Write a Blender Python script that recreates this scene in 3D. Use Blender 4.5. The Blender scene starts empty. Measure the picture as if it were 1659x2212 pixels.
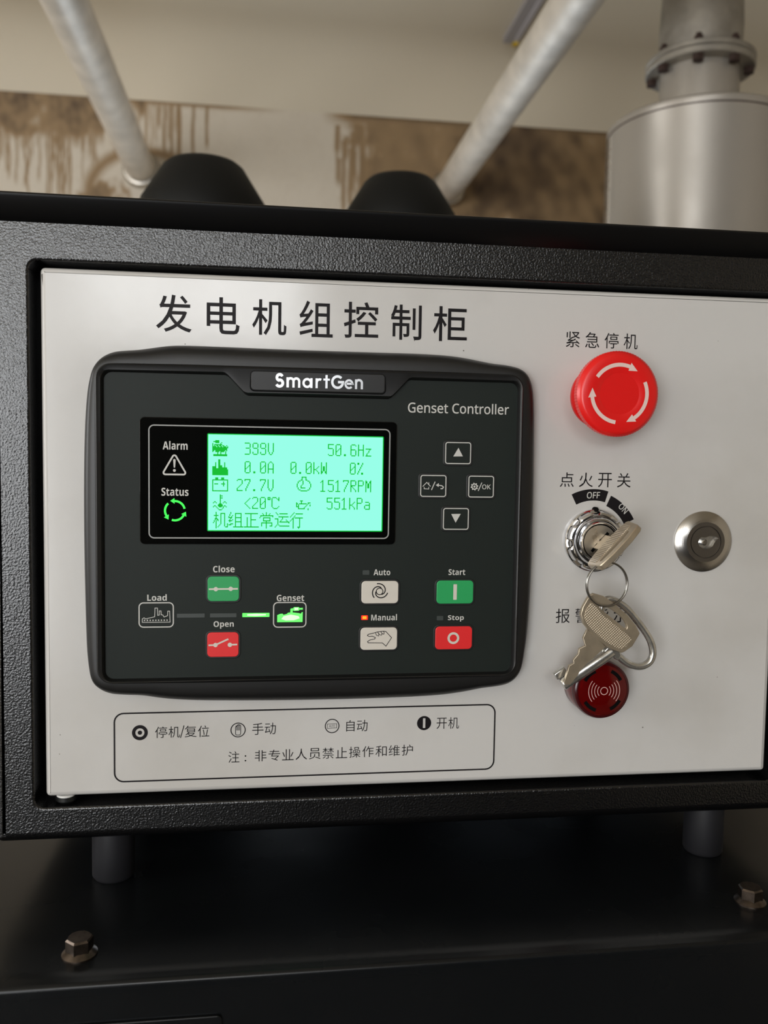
import bpy, bmesh, math, random
from mathutils import Vector, Matrix
from mathutils.geometry import tessellate_polygon
random.seed(7)
C = bpy.context.scene.collection
PI = math.pi
# All lengths below are millimetres in the cabinet's own frame: X right, Y into the room, Z up,
# origin at the lower left corner of the white door face. The floor lies 1250 mm below that corner.
Z0 = 1250.0
def V(x, y, z): return Vector((x / 1000, y / 1000, (z + Z0) / 1000))

# ------------------------------------------------------------------ camera
cam_d = bpy.data.cameras.new('camera'); cam = bpy.data.objects.new('camera', cam_d); C.objects.link(cam)
cam_d.sensor_fit = 'VERTICAL'; cam_d.sensor_height = 36; cam_d.lens = 30.108
cam_d.clip_start = 0.02
right = Vector((0.9909, -0.1336, 0.0158)).normalized()
fwd = Vector((0.1344, 0.9886, -0.0680)).normalized()
up = right.cross(fwd).normalized(); right = fwd.cross(up).normalized()
m = Matrix((right, up, -fwd)).transposed().to_4x4(); m.translation = V(98.57, -402.32, 159.32)
cam.matrix_world = m
cam_d.dof.use_dof = True; cam_d.dof.focus_distance = 0.405; cam_d.dof.aperture_fstop = 9.0
bpy.context.scene.camera = cam

# ------------------------------------------------------------------ world, lights, exposure
sc = bpy.context.scene
sc.view_settings.view_transform = 'Standard'; sc.view_settings.look = 'None'
sc.view_settings.gamma = 1; sc.view_settings.use_curve_mapping = False
sc.view_settings.exposure = 0.95
w = bpy.data.worlds.new('sky'); sc.world = w; w.use_nodes = True
wb = w.node_tree.nodes['Background']; wb.inputs[0].default_value = (0.72, 0.85, 1.0, 1); wb.inputs[1].default_value = 0.5
def area(name, loc, target, sx, sy, power, col):
    l = bpy.data.lights.new(name, 'AREA'); l.shape = 'RECTANGLE'; l.size = sx / 1000; l.size_y = sy / 1000
    l.energy = power; l.color = col
    o = bpy.data.objects.new(name, l); C.objects.link(o); o.location = V(*loc)
    d = (V(*target) - V(*loc)); o.rotation_euler = d.to_track_quat('-Z', 'Y').to_euler(); return o
# daylight through an assumed doorway (behind the camera to the left) and an assumed clerestory, both unseen
area('assumed_doorway_light', (-1030, -2195, 150), (-1030, 0, 150), 900, 1190, 13.6, (0.99, 0.995, 1.0))
area('assumed_clerestory_light', (-120, -2195, 660), (-120, 0, 660), 650, 350, 4.0, (0.98, 0.99, 1.0))
area('added_back_light', (110, 1215, 60), (110, 0, 60), 520, 500, 1.1, (0.84, 0.92, 1.0))  # added low back light for silencer edge and ceiling, its louvre opening is invented
area('side_fill_light', (-1490, -250, 330), (0, -250, 330), 700, 560, 5.5, (1.0, 0.99, 0.97))  # added fill from the left for back wall and ceiling, its window is invented

# ------------------------------------------------------------------ materials
def lin(c): return tuple(((v / 255) / 12.92 if v / 255 <= 0.04045 else ((v / 255 + 0.055) / 1.055) ** 2.4) for v in c) + (1,)
def mat(name, rgb, rough=0.5, metal=0.0, coat=0.0, emit=None, estr=0.0, bump=None, var=None, trans=0.0, spec=0.5, rvar=None):
    """bump=(scale, strength, distance_mm, detail); var=(scale, amount); rgb is sRGB 0-255"""
    mt = bpy.data.materials.new(name); mt.use_nodes = True; n = mt.node_tree.nodes; L = mt.node_tree.links
    b = n['Principled BSDF']; b.inputs['Base Color'].default_value = lin(rgb); b.inputs['Roughness'].default_value = rough
    b.inputs['Metallic'].default_value = metal; b.inputs['Coat Weight'].default_value = coat
    b.inputs['Transmission Weight'].default_value = trans; b.inputs['Specular IOR Level'].default_value = spec
    if emit: b.inputs['Emission Color'].default_value = lin(emit); b.inputs['Emission Strength'].default_value = estr
    if bump or var or rvar:
        tc = n.new('ShaderNodeTexCoord')
    if bump:
        t = n.new('ShaderNodeTexNoise'); t.inputs['Scale'].default_value = bump[0]; t.inputs['Detail'].default_value = bump[3] if len(bump) > 3 else 2
        L.new(tc.outputs['Object'], t.inputs['Vector'])
        bp = n.new('ShaderNodeBump'); bp.inputs['Strength'].default_value = bump[1]; bp.inputs['Distance'].default_value = bump[2] / 1000
        L.new(t.outputs['Fac'], bp.inputs['Height']); L.new(bp.outputs['Normal'], b.inputs['Normal'])
    if var:
        t2 = n.new('ShaderNodeTexNoise'); t2.inputs['Scale'].default_value = var[0]; t2.inputs['Detail'].default_value = 6
        L.new(tc.outputs['Object'], t2.inputs['Vector'])
        r = n.new('ShaderNodeValToRGB'); c0 = lin(rgb); k = var[1]
        r.color_ramp.elements[0].color = tuple(v * (1 - k) for v in c0[:3]) + (1,); r.color_ramp.elements[1].color = tuple(min(1, v * (1 + k)) for v in c0[:3]) + (1,)
        r.color_ramp.elements[0].position = 0.3; r.color_ramp.elements[1].position = 0.7
        L.new(t2.outputs['Fac'], r.inputs['Fac']); L.new(r.outputs['Color'], b.inputs['Base Color'])
    if rvar:
        t3 = n.new('ShaderNodeTexNoise'); t3.inputs['Scale'].default_value = rvar[0]; t3.inputs['Detail'].default_value = 4
        L.new(tc.outputs['Object'], t3.inputs['Vector'])
        mr = n.new('ShaderNodeMapRange'); mr.inputs['To Min'].default_value = rough - rvar[1]; mr.inputs['To Max'].default_value = rough + rvar[1]
        mr.inputs['From Min'].default_value = 0.3; mr.inputs['From Max'].default_value = 0.7
        L.new(t3.outputs['Fac'], mr.inputs['Value']); L.new(mr.outputs['Result'], b.inputs['Roughness'])
    return mt
def panel_paint():
    """glossy off-white enamel with sparse dirt specks"""
    mt = mat('white_enamel', (200, 199, 197), 0.16, spec=0.5, bump=(180, 0.10, 0.22, 4))
    n = mt.node_tree.nodes; L = mt.node_tree.links; b = n['Principled BSDF']
    tc = n.new('ShaderNodeTexCoord'); vo = n.new('ShaderNodeTexVoronoi'); vo.inputs['Scale'].default_value = 62
    L.new(tc.outputs['Object'], vo.inputs['Vector'])
    lt = n.new('ShaderNodeMath'); lt.operation = 'LESS_THAN'; lt.inputs[1].default_value = 0.022
    L.new(vo.outputs['Distance'], lt.inputs[0])
    no = n.new('ShaderNodeTexNoise'); no.inputs['Scale'].default_value = 9; no.inputs['Detail'].default_value = 5
    L.new(tc.outputs['Object'], no.inputs['Vector'])
    r = n.new('ShaderNodeValToRGB'); r.color_ramp.elements[0].color = lin((190, 187, 182)); r.color_ramp.elements[1].color = lin((202, 200, 197))
    r.color_ramp.elements[0].position = 0.32; r.color_ramp.elements[1].position = 0.5
    L.new(no.outputs['Fac'], r.inputs['Fac'])
    mx = n.new('ShaderNodeMixRGB'); mx.inputs[2].default_value = lin((120, 116, 108))
    L.new(lt.outputs[0], mx.inputs[0]); L.new(r.outputs['Color'], mx.inputs[1]); L.new(mx.outputs[0], b.inputs['Base Color'])
    return mt
M = dict(
    enamel=panel_paint(),
    texblack=mat('textured_black_powder_coat', (6, 6, 7), 0.27, bump=(1050, 0.85, 0.27, 1.0), spec=0.8),
    black=mat('smooth_black_paint', (5, 5, 6), 0.4, spec=0.3, bump=(90, 0.06, 0.3)),
    base=mat('satin_black_paint', (13, 15, 17), 0.26, spec=0.32, bump=(60, 0.05, 0.3), rvar=(14, 0.06)),
    rubber=mat('dark_rubber', (24, 24, 28), 0.55),
    bezel=mat('black_moulded_plastic', (19, 19, 19), 0.42, bump=(2200, 0.12, 0.06, 1)),
    face=mat('dark_grey_membrane', (28, 34, 31), 0.5, spec=0.2, bump=(2600, 0.1, 0.04, 1)),
    glass=mat('black_display_lens', (5, 6, 6), 0.04),
    keydark=mat('button_surround', (16, 18, 18), 0.45),
    white=mat('white_print', (196, 195, 190), 0.5),
    greyprint=mat('grey_print', (150, 152, 150), 0.5),
    ink=mat('black_ink', (26, 23, 25), 0.45, spec=0.15),
    white_key=mat('ivory_button', (208, 202, 192), 0.42),
    green_key=mat('green_button', (36, 158, 88), 0.42),
    red_key=mat('red_button', (222, 38, 40), 0.42),
    silver=mat('silver_foil', (225, 226, 228), 0.28, metal=1.0),
    led_off=mat('unlit_indicator', (58, 64, 62), 0.4),
    steel=mat('galvanised_steel', (218, 210, 198), 0.45, metal=0.25, var=(26, 0.16), bump=(40, 0.12, 0.6, 4), rvar=(30, 0.1)),
    silpaint=mat('silver_painted_steel', (162, 155, 145), 0.36, metal=0.3, bump=(30, 0.05, 0.4), rvar=(18, 0.05)),
    flangem=mat('weathered_flange_steel', (150, 144, 134), 0.5, metal=0.5, var=(40, 0.25)),
    rust=mat('rusty_bolt', (62, 46, 40), 0.7, metal=0.4),
    cap=mat('matt_black_cap', (11, 12, 11), 0.6, spec=0.25),
    chrome=mat('polished_chrome', (220, 220, 222), 0.10, metal=1.0, bump=(300, 0.1, 0.1)),
    satin=mat('satin_nickel', (176, 170, 160), 0.32, metal=1.0, rvar=(120, 0.12)),
    nickel=mat('worn_nickel_silver', (184, 170, 148), 0.36, metal=0.75, var=(160, 0.12), bump=(700, 0.15, 0.1)),
    zinc=mat('cast_zinc', (202, 200, 194), 0.26, metal=0.9, bump=(240, 0.35, 0.25), var=(200, 0.2)),
    ringm=mat('ring_steel', (150, 147, 142), 0.22, metal=1.0),
    lockm=mat('dull_lock_steel', (128, 122, 114), 0.3, metal=0.9),
    dark=mat('dark_recess', (5, 5, 5), 0.7, spec=0.1),
    stop_red=mat('red_mushroom_plastic', (222, 24, 22), 0.30),
    arrow=mat('pale_arrow_print', (226, 200, 192), 0.45),
    lens_red=mat('red_translucent_lens', (160, 9, 12), 0.12, trans=0.8),
    buzz_in=mat('dark_red_sounder', (125, 8, 8), 0.35),
    rimm=mat('dark_red_rim', (58, 6, 10), 0.2),
    wave=mat('pink_wave_print', (214, 168, 162), 0.5),
    bolt=mat('plated_bolt', (96, 86, 78), 0.35, metal=1.0, var=(300, 0.3)),
    ceil=mat('cream_ceiling_paint', (222, 211, 190), 0.55, bump=(5, 0.2, 6, 2)),
    wall=mat('cream_wall_paint', (206, 195, 177), 0.6),
    frontm=mat('darkened_front_wall', (62, 60, 58), 0.7),  # unseen front wall coloured dark to darken reflections on the cabinet frame
    floorm=mat('grey_concrete', (110, 106, 100), 0.8, var=(6, 0.2)),
    nylon=mat('nylon_washer', (225, 225, 222), 0.4),
    duct=mat('white_plastic_duct', (168, 164, 166), 0.4),
    duct2=mat('duct_cover', (200, 196, 200), 0.4),
    yellow=mat('yellow_clip', (215, 180, 40), 0.5),
)
def led_mat(name, core, edge, s, x0, x1):
    mt = mat(name, (6, 9, 6), 0.5, spec=0.1); n = mt.node_tree.nodes; L = mt.node_tree.links; b = n['Principled BSDF']
    b.inputs['Emission Strength'].default_value = s * 0.63; b.inputs['Emission Color'].default_value = lin(core)
    return mt
M['led_green'] = led_mat('lit_green_indicator', (90, 255, 90), (10, 220, 30), 1.6, 0, 1)
M['led_core'] = led_mat('lit_green_core', (200, 255, 190), (10, 220, 30), 1.2, 0, 1)
M['led_dim'] = led_mat('faint_green_indicator', (40, 92, 52), (10, 220, 30), 0.5, 0, 1)
M['led_red'] = led_mat('lit_red_indicator', (255, 40, 30), (1, 1, 1), 1.3, 0, 1)
M['led_orange'] = led_mat('lit_orange_core', (255, 160, 40), (1, 1, 1), 1.2, 0, 1)
M['status_green'] = led_mat('lit_status_arrows', (70, 255, 90), (1, 1, 1), 0.95, 0, 1)
M['lcd'] = led_mat('backlit_green_screen', (138, 255, 212), (1, 1, 1), 1.0, 0, 1)
M['lcd_dot'] = led_mat('green_screen_dots', (0, 172, 40), (1, 1, 1), 1.0, 0, 1)
M['lcd_edge'] = led_mat('green_screen_rim', (0, 190, 60), (1, 1, 1), 0.8, 0, 1)
# knurled nickel: rows of raised dots
def knurl():
    mt = mat('knurled_nickel', (188, 174, 152), 0.34, metal=0.75); n = mt.node_tree.nodes; L = mt.node_tree.links; b = n['Principled BSDF']
    tc = n.new('ShaderNodeTexCoord'); vo = n.new('ShaderNodeTexVoronoi'); vo.inputs['Scale'].default_value = 1050; vo.inputs['Randomness'].default_value = 0.0
    mp = n.new('ShaderNodeMapping'); mp.inputs['Rotation'].default_value = (0, math.radians(42), 0)
    L.new(tc.outputs['Object'], mp.inputs['Vector']); L.new(mp.outputs['Vector'], vo.inputs['Vector'])
    bp = n.new('ShaderNodeBump'); bp.inputs['Strength'].default_value = 1.0; bp.inputs['Distance'].default_value = 0.0005; bp.invert = True
    L.new(vo.outputs['Distance'], bp.inputs['Height']); L.new(bp.outputs['Normal'], b.inputs['Normal']); return mt
M['knurl'] = knurl()

# ------------------------------------------------------------------ mesh helpers (all in mm)
class MB:
    def __init__(s): s.v = []; s.f = []; s.mi = []; s.flat = set(); s.lay = 0
    def add(s, vs, fs, mi=0):
        k = len(s.v); s.v += [tuple(p) for p in vs]
        for f in fs: s.f.append([i + k for i in f]); s.mi.append(mi)
        return s
    def box(s, x0, x1, y0, y1, z0, z1, mi=0):
        vs = [(x, y, z) for x in (x0, x1) for y in (y0, y1) for z in (z0, z1)]
        return s.add(vs, [(0, 1, 3, 2), (4, 6, 7, 5), (0, 4, 5, 1), (2, 3, 7, 6), (0, 2, 6, 4), (1, 5, 7, 3)], mi)
    def rings(s, rings, closed=True, cap0=False, cap1=False, mi=0):
        n = len(rings[0]); k = len(s.v)
        for r in rings: s.v += [tuple(p) for p in r]
        for a in range(len(rings) - 1):
            for i in range(n if closed else n - 1):
                j = (i + 1) % n
                s.f.append([k + a * n + i, k + a * n + j, k + (a + 1) * n + j, k + (a + 1) * n + i]); s.mi.append(mi)
        if cap0: s._cap(rings[0], k, mi, True)
        if cap1: s._cap(rings[-1], k + (len(rings) - 1) * n, mi, False)
        return s
    def _cap(s, ring, k, mi, flip):
        tri = tessellate_polygon([[Vector(p) for p in ring]])
        for t in tri: s.flat.add(len(s.f)); s.f.append([k + i for i in t]); s.mi.append(mi)
    def poly(s, pts, y, mi=0, holes=()):
        """flat polygon in X,Z at depth y (holes allowed)"""
        loops = [[Vector((p[0], y, p[1])) for p in pts]] + [[Vector((p[0], y, p[1])) for p in h] for h in holes]
        k = len(s.v)
        for l in loops: s.v += [tuple(p) for p in l]
        for t in tessellate_polygon(loops): s.flat.add(len(s.f)); s.f.append([k + i for i in t]); s.mi.append(mi)
        return s
    def slab(s, pts, yb, yf, bev=0.0, mi=0, holes=(), back=True):
        """solid plate: outline in X,Z between back yb and front yf, front edge rounded by bev"""
        def side(p, inner):
            if bev > 0:
                prof = [(yb, 0.0), (yf + bev, 0.0)] + [(yf + bev - bev * math.sin(a), bev * (1 - math.cos(a))) for a in (PI / 6, PI / 3, PI / 2)]
            else: prof = [(yb, 0.0), (yf, 0.0)]
            rs = [[(q[0], y, q[1]) for q in offset(p, -o if not inner else o)] for y, o in prof]
            s.rings(rs, mi=mi); return [(q[0], q[2]) for q in rs[-1]]
        o = side(pts, False); hs = [side(h, True) for h in holes]
        s.poly(o, yf, mi, hs)
        if back: s.poly(pts, yb, mi, holes)
        return s
    def lathe(s, prof, cx, cz, n=64, mi=0, cap0=False, cap1=False):
        """profile [(radius, y)] about the Y axis through cx, cz"""
        rs = [[(cx + r * math.cos(2 * PI * i / n), y, cz + r * math.sin(2 * PI * i / n)) for i in range(n)] for r, y in prof]
        return s.rings(rs, mi=mi, cap0=cap0, cap1=cap1)
    def lathez(s, prof, cx, cy, n=64, mi=0, cap0=False, cap1=False):
        rs = [[(cx + r * math.cos(2 * PI * i / n), cy + r * math.sin(2 * PI * i / n), z) for i in range(n)] for r, z in prof]
        return s.rings(rs, mi=mi, cap0=cap0, cap1=cap1)
    def tube(s, pts, r, n=12, closed=False, mi=0, caps=True):
        P = [Vector(p) for p in pts]; N = len(P); rs = []; ref = None
        for i in range(N):
            a = P[(i - 1) % N] if (closed or i > 0) else P[i]; b = P[(i + 1) % N] if (closed or i < N - 1) else P[i]
            t = (b - a).normalized()
            if ref is None: ref = t.orthogonal().normalized()
            ref = (ref - t * ref.dot(t)).normalized(); q = t.cross(ref)
            rr = r[i] if isinstance(r, (list, tuple)) else r
            rs.append([P[i] + (ref * math.cos(2 * PI * k / n) + q * math.sin(2 * PI * k / n)) * rr for k in range(n)])
        if closed:
            # align the seam
            best = min(range(n), key=lambda k: (rs[0][k] - rs[-1][0]).length)
            first = rs[0][best:] + rs[0][:best]; rs.append(first)
        return s.rings(rs, mi=mi, cap0=caps and not closed, cap1=caps and not closed)
    def stroke(s, pts, wd, y, closed=False, mi=0, round_=True):
        """flat line of width wd in X,Z"""
        s.lay += 1; y -= 0.008 * (s.lay - 1)   # overprinted strokes lie on one another
        pts = [Vector(p) for p in pts]; N = len(pts); h = wd / 2
        if closed:
            a = offset([tuple(p) for p in pts], h); b = offset([tuple(p) for p in pts], -h)
            return s.rings([[(p[0], y, p[1]) for p in a], [(p[0], y, p[1]) for p in b]], mi=mi)
        L = []; R = []
        for i in range(N):
            t0 = (pts[i] - pts[i - 1]).normalized() if i > 0 else None
            t1 = (pts[i + 1] - pts[i]).normalized() if i < N - 1 else None
            t = ((t0 or t1) + (t1 or t0)); t = t.normalized() if t.length > 1e-6 else (t0 or t1)
            nrm = Vector((-t.y, t.x)); k = 1.0
            if t0 and t1: k = min(2.0, 1 / max(0.3, nrm.dot(Vector((-t0.y, t0.x)))))
            L.append(pts[i] + nrm * h * k); R.append(pts[i] - nrm * h * k)
        return s.rings([[(p.x, y, p.y) for p in L], [(p.x, y, p.y) for p in R]], closed=False, mi=mi)
    def disc(s, cx, cz, r, y, n=32, mi=0):
        s.lay += 1; y -= 0.008 * (s.lay - 1)
        return s.poly([(cx + r * math.cos(2 * PI * i / n), cz + r * math.sin(2 * PI * i / n)) for i in range(n)], y, mi)
    def ring(s, cx, cz, r0, r1, y, n=40, mi=0):
        return s.rings([[(cx + r * math.cos(2 * PI * i / n), y, cz + r * math.sin(2 * PI * i / n)) for i in range(n)] for r in (r0, r1)], mi=mi)
    def arc(s, cx, cz, r, a0, a1, wd, y, n=20, mi=0):
        return s.stroke([(cx + r * math.cos(math.radians(a0 + (a1 - a0) * i / n)), cz + r * math.sin(math.radians(a0 + (a1 - a0) * i / n))) for i in range(n + 1)], wd, y, mi=mi)
    def build(s, name, mats, parent=None, smooth=None, origin=None):
        """link as one mesh object; origin in mm (defaults to the parent's)"""
        og = Vector((0, 0, 0))
        if parent is not None: og = parent['_o'] if '_o' in parent else Vector((0, 0, 0)); og = Vector(og)
        elif origin is not None: og = Vector(origin)
        me = bpy.data.meshes.new(name)
        me.from_pydata([((p[0] - og.x) / 1000, (p[1] - og.y) / 1000, (p[2] - og.z) / 1000) for p in s.v], [], s.f)
        for mm in (mats if isinstance(mats, (list, tuple)) else [mats]): me.materials.append(M[mm] if isinstance(mm, str) else mm)
        me.polygons.foreach_set('material_index', s.mi)
        if smooth: me.polygons.foreach_set('use_smooth', [i not in s.flat for i in range(len(s.f))])
        b = bmesh.new(); b.from_mesh(me); bmesh.ops.remove_doubles(b, verts=b.verts, dist=1e-7); bmesh.ops.recalc_face_normals(b, faces=b.faces); b.to_mesh(me); b.free()
        if smooth:
            fl = [False] * len(me.polygons); me.polygons.foreach_get('use_smooth', fl)
            me.set_sharp_from_angle(angle=math.radians(smooth)); me.polygons.foreach_set('use_smooth', fl)
        me.update()
        o = bpy.data.objects.new(name, me); C.objects.link(o)
        if parent is not None: o.parent = parent
        else: o.location = V(*og)
        o['_o'] = tuple(og); return o
def area2(p): return sum(p[i][0] * p[(i + 1) % len(p)][1] - p[(i + 1) % len(p)][0] * p[i][1] for i in range(len(p)))
def offset(p, d):
    """offset a closed 2D outline outward by d"""
    if d == 0: return [tuple(q) for q in p]
    sg = 1 if area2(p) > 0 else -1; out = []; n = len(p)
    for i in range(n):
        a = Vector(p[i - 1]); b = Vector(p[i]); c = Vector(p[(i + 1) % n])
        t0 = (b - a); t1 = (c - b)
        if t0.length < 1e-9: t0 = t1
        if t1.length < 1e-9: t1 = t0
        n0 = Vector((t0.y, -t0.x)).normalized() * sg; n1 = Vector((t1.y, -t1.x)).normalized() * sg
        nn = n0 + n1
        if nn.length < 1e-6: nn = n0
        nn.normalize(); k = min(3.0, 1 / max(0.25, nn.dot(n0)))
        q = b + nn * d * k; out.append((q.x, q.y))
    return out
def rrect(x0, x1, z0, z1, r, n=6):
    r = min(r, (x1 - x0) / 2, (z1 - z0) / 2); pts = []
    for cx, cz, a in ((x1 - r, z0 + r, -PI / 2), (x1 - r, z1 - r, 0), (x0 + r, z1 - r, PI / 2), (x0 + r, z0 + r, PI)):
        pts += [(cx + r * math.cos(a + PI / 2 * i / n), cz + r * math.sin(a + PI / 2 * i / n)) for i in range(n + 1)]
    return pts
def circle(cx, cz, r, n=40): return [(cx + r * math.cos(2 * PI * i / n), cz + r * math.sin(2 * PI * i / n)) for i in range(n)]
def smoothline(p, it=2):
    for _ in range(it):
        q = []
        for i in range(len(p)):
            a = p[i]; b = p[(i + 1) % len(p)]
            q += [(a[0] * .75 + b[0] * .25, a[1] * .75 + b[1] * .25), (a[0] * .25 + b[0] * .75, a[1] * .25 + b[1] * .75)]
        p = q
    return p
def radial(p, cx, cz, n):
    """resample a star-shaped outline by angle"""
    out = []
    for i in range(n):
        a = 2 * PI * i / n; d = Vector((math.cos(a), math.sin(a))); best = 0
        for j in range(len(p)):
            A = Vector((p[j][0] - cx, p[j][1] - cz)); B = Vector((p[(j + 1) % len(p)][0] - cx, p[(j + 1) % len(p)][1] - cz)); e = B - A
            den = d.x * e.y - d.y * e.x
            if abs(den) < 1e-12: continue
            t = (A.x * e.y - A.y * e.x) / den; u = (A.x * d.y - A.y * d.x) / den
            if t > 0 and -1e-9 <= u <= 1 + 1e-9: best = max(best, t)
        out.append((cx + d.x * best, cz + d.y * best))
    return out
_fc = {}
def sans(t, bold=False):
    out = ''; A_, a_ = (0x1D5D4, 0x1D5EE) if bold else (0x1D5A0, 0x1D5BA)
    for ch in t:
        if 'A' <= ch <= 'Z': out += chr(A_ + ord(ch) - 65)
        elif 'a' <= ch <= 'z': out += chr(a_ + ord(ch) - 97)
        else: out += ch
    return out
def glyphs(body, weight):
    body = sans(body, weight == 'bold')
    key = (body, weight)
    if key in _fc: return _fc[key]
    c = bpy.data.curves.new('lettering', 'FONT'); c.body = body; c.offset = 0 if weight == 'bold' else weight; c.resolution_u = 3
    o = bpy.data.objects.new('lettering', c); C.objects.link(o)
    dg = bpy.context.evaluated_depsgraph_get(); dg.update(); e = o.evaluated_get(dg); me = e.to_mesh()
    vs = [(v.co.x, v.co.y) for v in me.vertices]; fs = [tuple(f.vertices) for f in me.polygons]
    e.to_mesh_clear(); bpy.data.objects.remove(o); bpy.data.curves.remove(c)
    _fc[key] = (vs, fs); return _fc[key]
def text(mb, body, x0, x1, z0, z1, y, weight=0.0, mi=0, shear=0.0, xf=None):
    """flat lettering fitted to the box x0..x1, z0..z1"""
    vs, fs = glyphs(body, weight)
    ax = min(v[0] for v in vs); bx = max(v[0] for v in vs); az = min(v[1] for v in vs); bz = max(v[1] for v in vs)
    out = []
    for v in vs:
        X = x0 + (v[0] - ax) / (bx - ax) * (x1 - x0); Z = z0 + (v[1] - az) / (bz - az) * (z1 - z0) + shear * ((v[0] - ax) / (bx - ax))
        if xf: X, Z = xf(X, Z)
        out.append((X, y, Z))
    return mb.add(out, fs, mi)
def lettering(name, parent, m_, y, items, weight=0.0):
    mb = MB()
    for it in items: text(mb, it[0], it[1], it[2], it[3], it[4], y, weight, shear=it[5] if len(it) > 5 else 0)
    return mb.build(name, m_, parent)
def thing(name, label, cat, loc, group=None):
    o = bpy.data.objects.new(name, None); C.objects.link(o); o.location = V(*loc); o.empty_display_size = 0.02
    o['label'] = label; o['category'] = cat; o['_o'] = tuple(loc)
    if group: o['group'] = group
    return o
def struct(name, mb, m_, smooth=None, origin=(0, 0, 0)):
    o = mb.build(name, m_, None, smooth, origin); o['kind'] = 'structure'; return o

# ------------------------------------------------------------------ the room
XL, XR, YF, YB, ZC = -1500, 1500, -2200, 1200, 775
struct('floor', MB().box(XL - 60, XR + 60, YF - 60, YB + 60, -1310, -1250), 'floorm')
ZT = 865   # the ceiling sweeps down in a cove to meet the back wall
cov = [(YF - 60, ZT), (1040, ZT)] + [(1040 + 160 * i / 24, ZT - 90 * (i / 24) ** 2.7) for i in range(1, 25)] + [(YB + 60, ZC), (YB + 60, ZT + 60), (YF - 60, ZT + 60)]
struct('ceiling', MB().rings([[(x, y, z) for y, z in cov] for x in (XL - 60, XR + 60)], cap0=True, cap1=True), 'ceil', 25)
struct('wall_left', MB().box(XL - 60, XL, YF - 60, -610, -1250, ZT).box(XL - 60, XL, 110, YB, -1250, ZT).box(XL - 60, XL, -610, 110, -1250, 40).box(XL - 60, XL, -610, 110, 620, ZT), 'wall')  # opening left for the added side fill
struct('wall_right', MB().box(XR, XR + 60, YF - 60, YB, -1250, ZT), 'wall')
fw = MB()   # front wall with an assumed doorway and an assumed clerestory opening
fw.box(XL, -1480, YF - 60, YF, -1250, ZT).box(-1480, -580, YF - 60, YF, 750, ZT).box(-1480, -580, YF - 60, YF, -1250, -445).box(-580, XR, YF - 60, YF, -1250, 480).box(-580, -450, YF - 60, YF, 480, ZT)
fw.box(210, XR, YF - 60, YF, 480, ZT).box(-450, 210, YF - 60, YF, 840, ZT)
struct('wall_front', fw, 'frontm')
bw = MB()   # back wall, finely gridded where the damp stains show, with an invented low opening, hidden by the cabinet, for the added back light
bw.box(XL, -420, YB + 1, YB + 60, -1250, ZC).box(800, XR, YB + 1, YB + 60, -1250, ZC).box(-420, 800, YB + 1, YB + 60, 330, ZC)
bw.box(-420, -150, YB + 1, YB + 60, -1250, 330).box(-150, 800, YB + 1, YB + 60, -1250, -220)
struct('wall_back', bw, 'wall')
# the stained plaster coat: a relief sheet whose colour attribute holds the damp stains and drips
def stain_value(x, z, drips):
    h = ZC - z; s = 0.0
    from mathutils import noise
    nz = noise.noise(Vector((x / 38, z / 38, 1.3))) * 0.5 + noise.noise(Vector((x / 11, z / 16, 5.1))) * 0.35
    # upper left stain: edge of the patch falls from x=-420 to x=0
    if x < 40:
        edge = 74 + 26 * math.sin((x + 400) / 70) - (0 if x < -140 else (x + 140) * 0.34)
        if x > -190: edge = max(10, edge * (0.35 + 0.3 * (noise.noise(Vector((x / 20, 0, 9))) + 0.5)))
        s = max(s, min(1, (edge + nz * 26 - h) / 34) * (0.42 + nz * .6 + 0.25 * max(0, 1 - h / 70)) * min(1, (40 - x) / 60))
    # arc below the left pipe, and the flaking patch
    d = math.hypot((x + 120) / 1.25, z - 610); s = max(s, max(0, 1 - abs(d - 78) / 15) * 0.55 * (1 if z > 610 else 0.2))
    d2 = math.hypot((x + 205) / 1.7, z - 607); s = max(s, max(0, min(1, (28 - d2 + nz * 46) / 20)) * (0.5 + nz * .5))
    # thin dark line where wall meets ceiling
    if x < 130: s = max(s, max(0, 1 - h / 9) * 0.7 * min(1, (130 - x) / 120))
    # large right stain
    if x > 110:
        base = 0.62 * min(1, max(0, (x - 225 + nz * 60 + (z - 690) * 0.10) / 60)) + 0.38 * min(1, max(0, (x - 420 + nz * 80) / 70))
        if x > 590: base *= 1 - 0.42 * min(1, (x - 590) / 50) * (0.6 + 0.8 * noise.noise(Vector(((x + z * .5) / 26, (z - x * .5) / 60, 4.4))))
        f = base * (0.86 + 0.22 * noise.noise(Vector((x / 30, z / 45, 2.2))) + 0.16 * noise.noise(Vector((x / 24, z / 24, 7.7))))
        low = max(0, min(1, (615 - z + nz * 40) / 40)) * max(0, 1 - abs(x - 540) / 70); f *= 1 - 0.8 * low
        s = max(s, f * 0.98)
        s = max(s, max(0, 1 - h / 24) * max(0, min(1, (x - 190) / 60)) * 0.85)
    for (dx, z1, z0, wd, k, wob) in drips:
        if z0 - 6 < z < z1:
            cxd = dx + wob * math.sin(z / 13 + dx); a = abs(x - cxd) / wd
            if a < 1: s = max(s, k * (1 - a * a) * min(1, (z - z0 + 6) / 14))
    s += 0.05 * nz + 0.05 * max(0, noise.noise(Vector((x / 7, z / 7, 3))))
    return max(0.0, min(1.0, s))
rd = random.Random(3); drips = []
for i in range(34):
    x = rd.uniform(-400, -205); drips.append((x, 742, rd.uniform(585, 680), rd.uniform(2.0, 3.6), rd.uniform(.3, .6), rd.uniform(0.5, 2.5)))
for i in range(20):
    x = rd.uniform(-190, -55); drips.append((x, 775, rd.uniform(655, 735), rd.uniform(1.8, 3.6), rd.uniform(.3, .55), rd.uniform(0, 1.6)))
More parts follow.
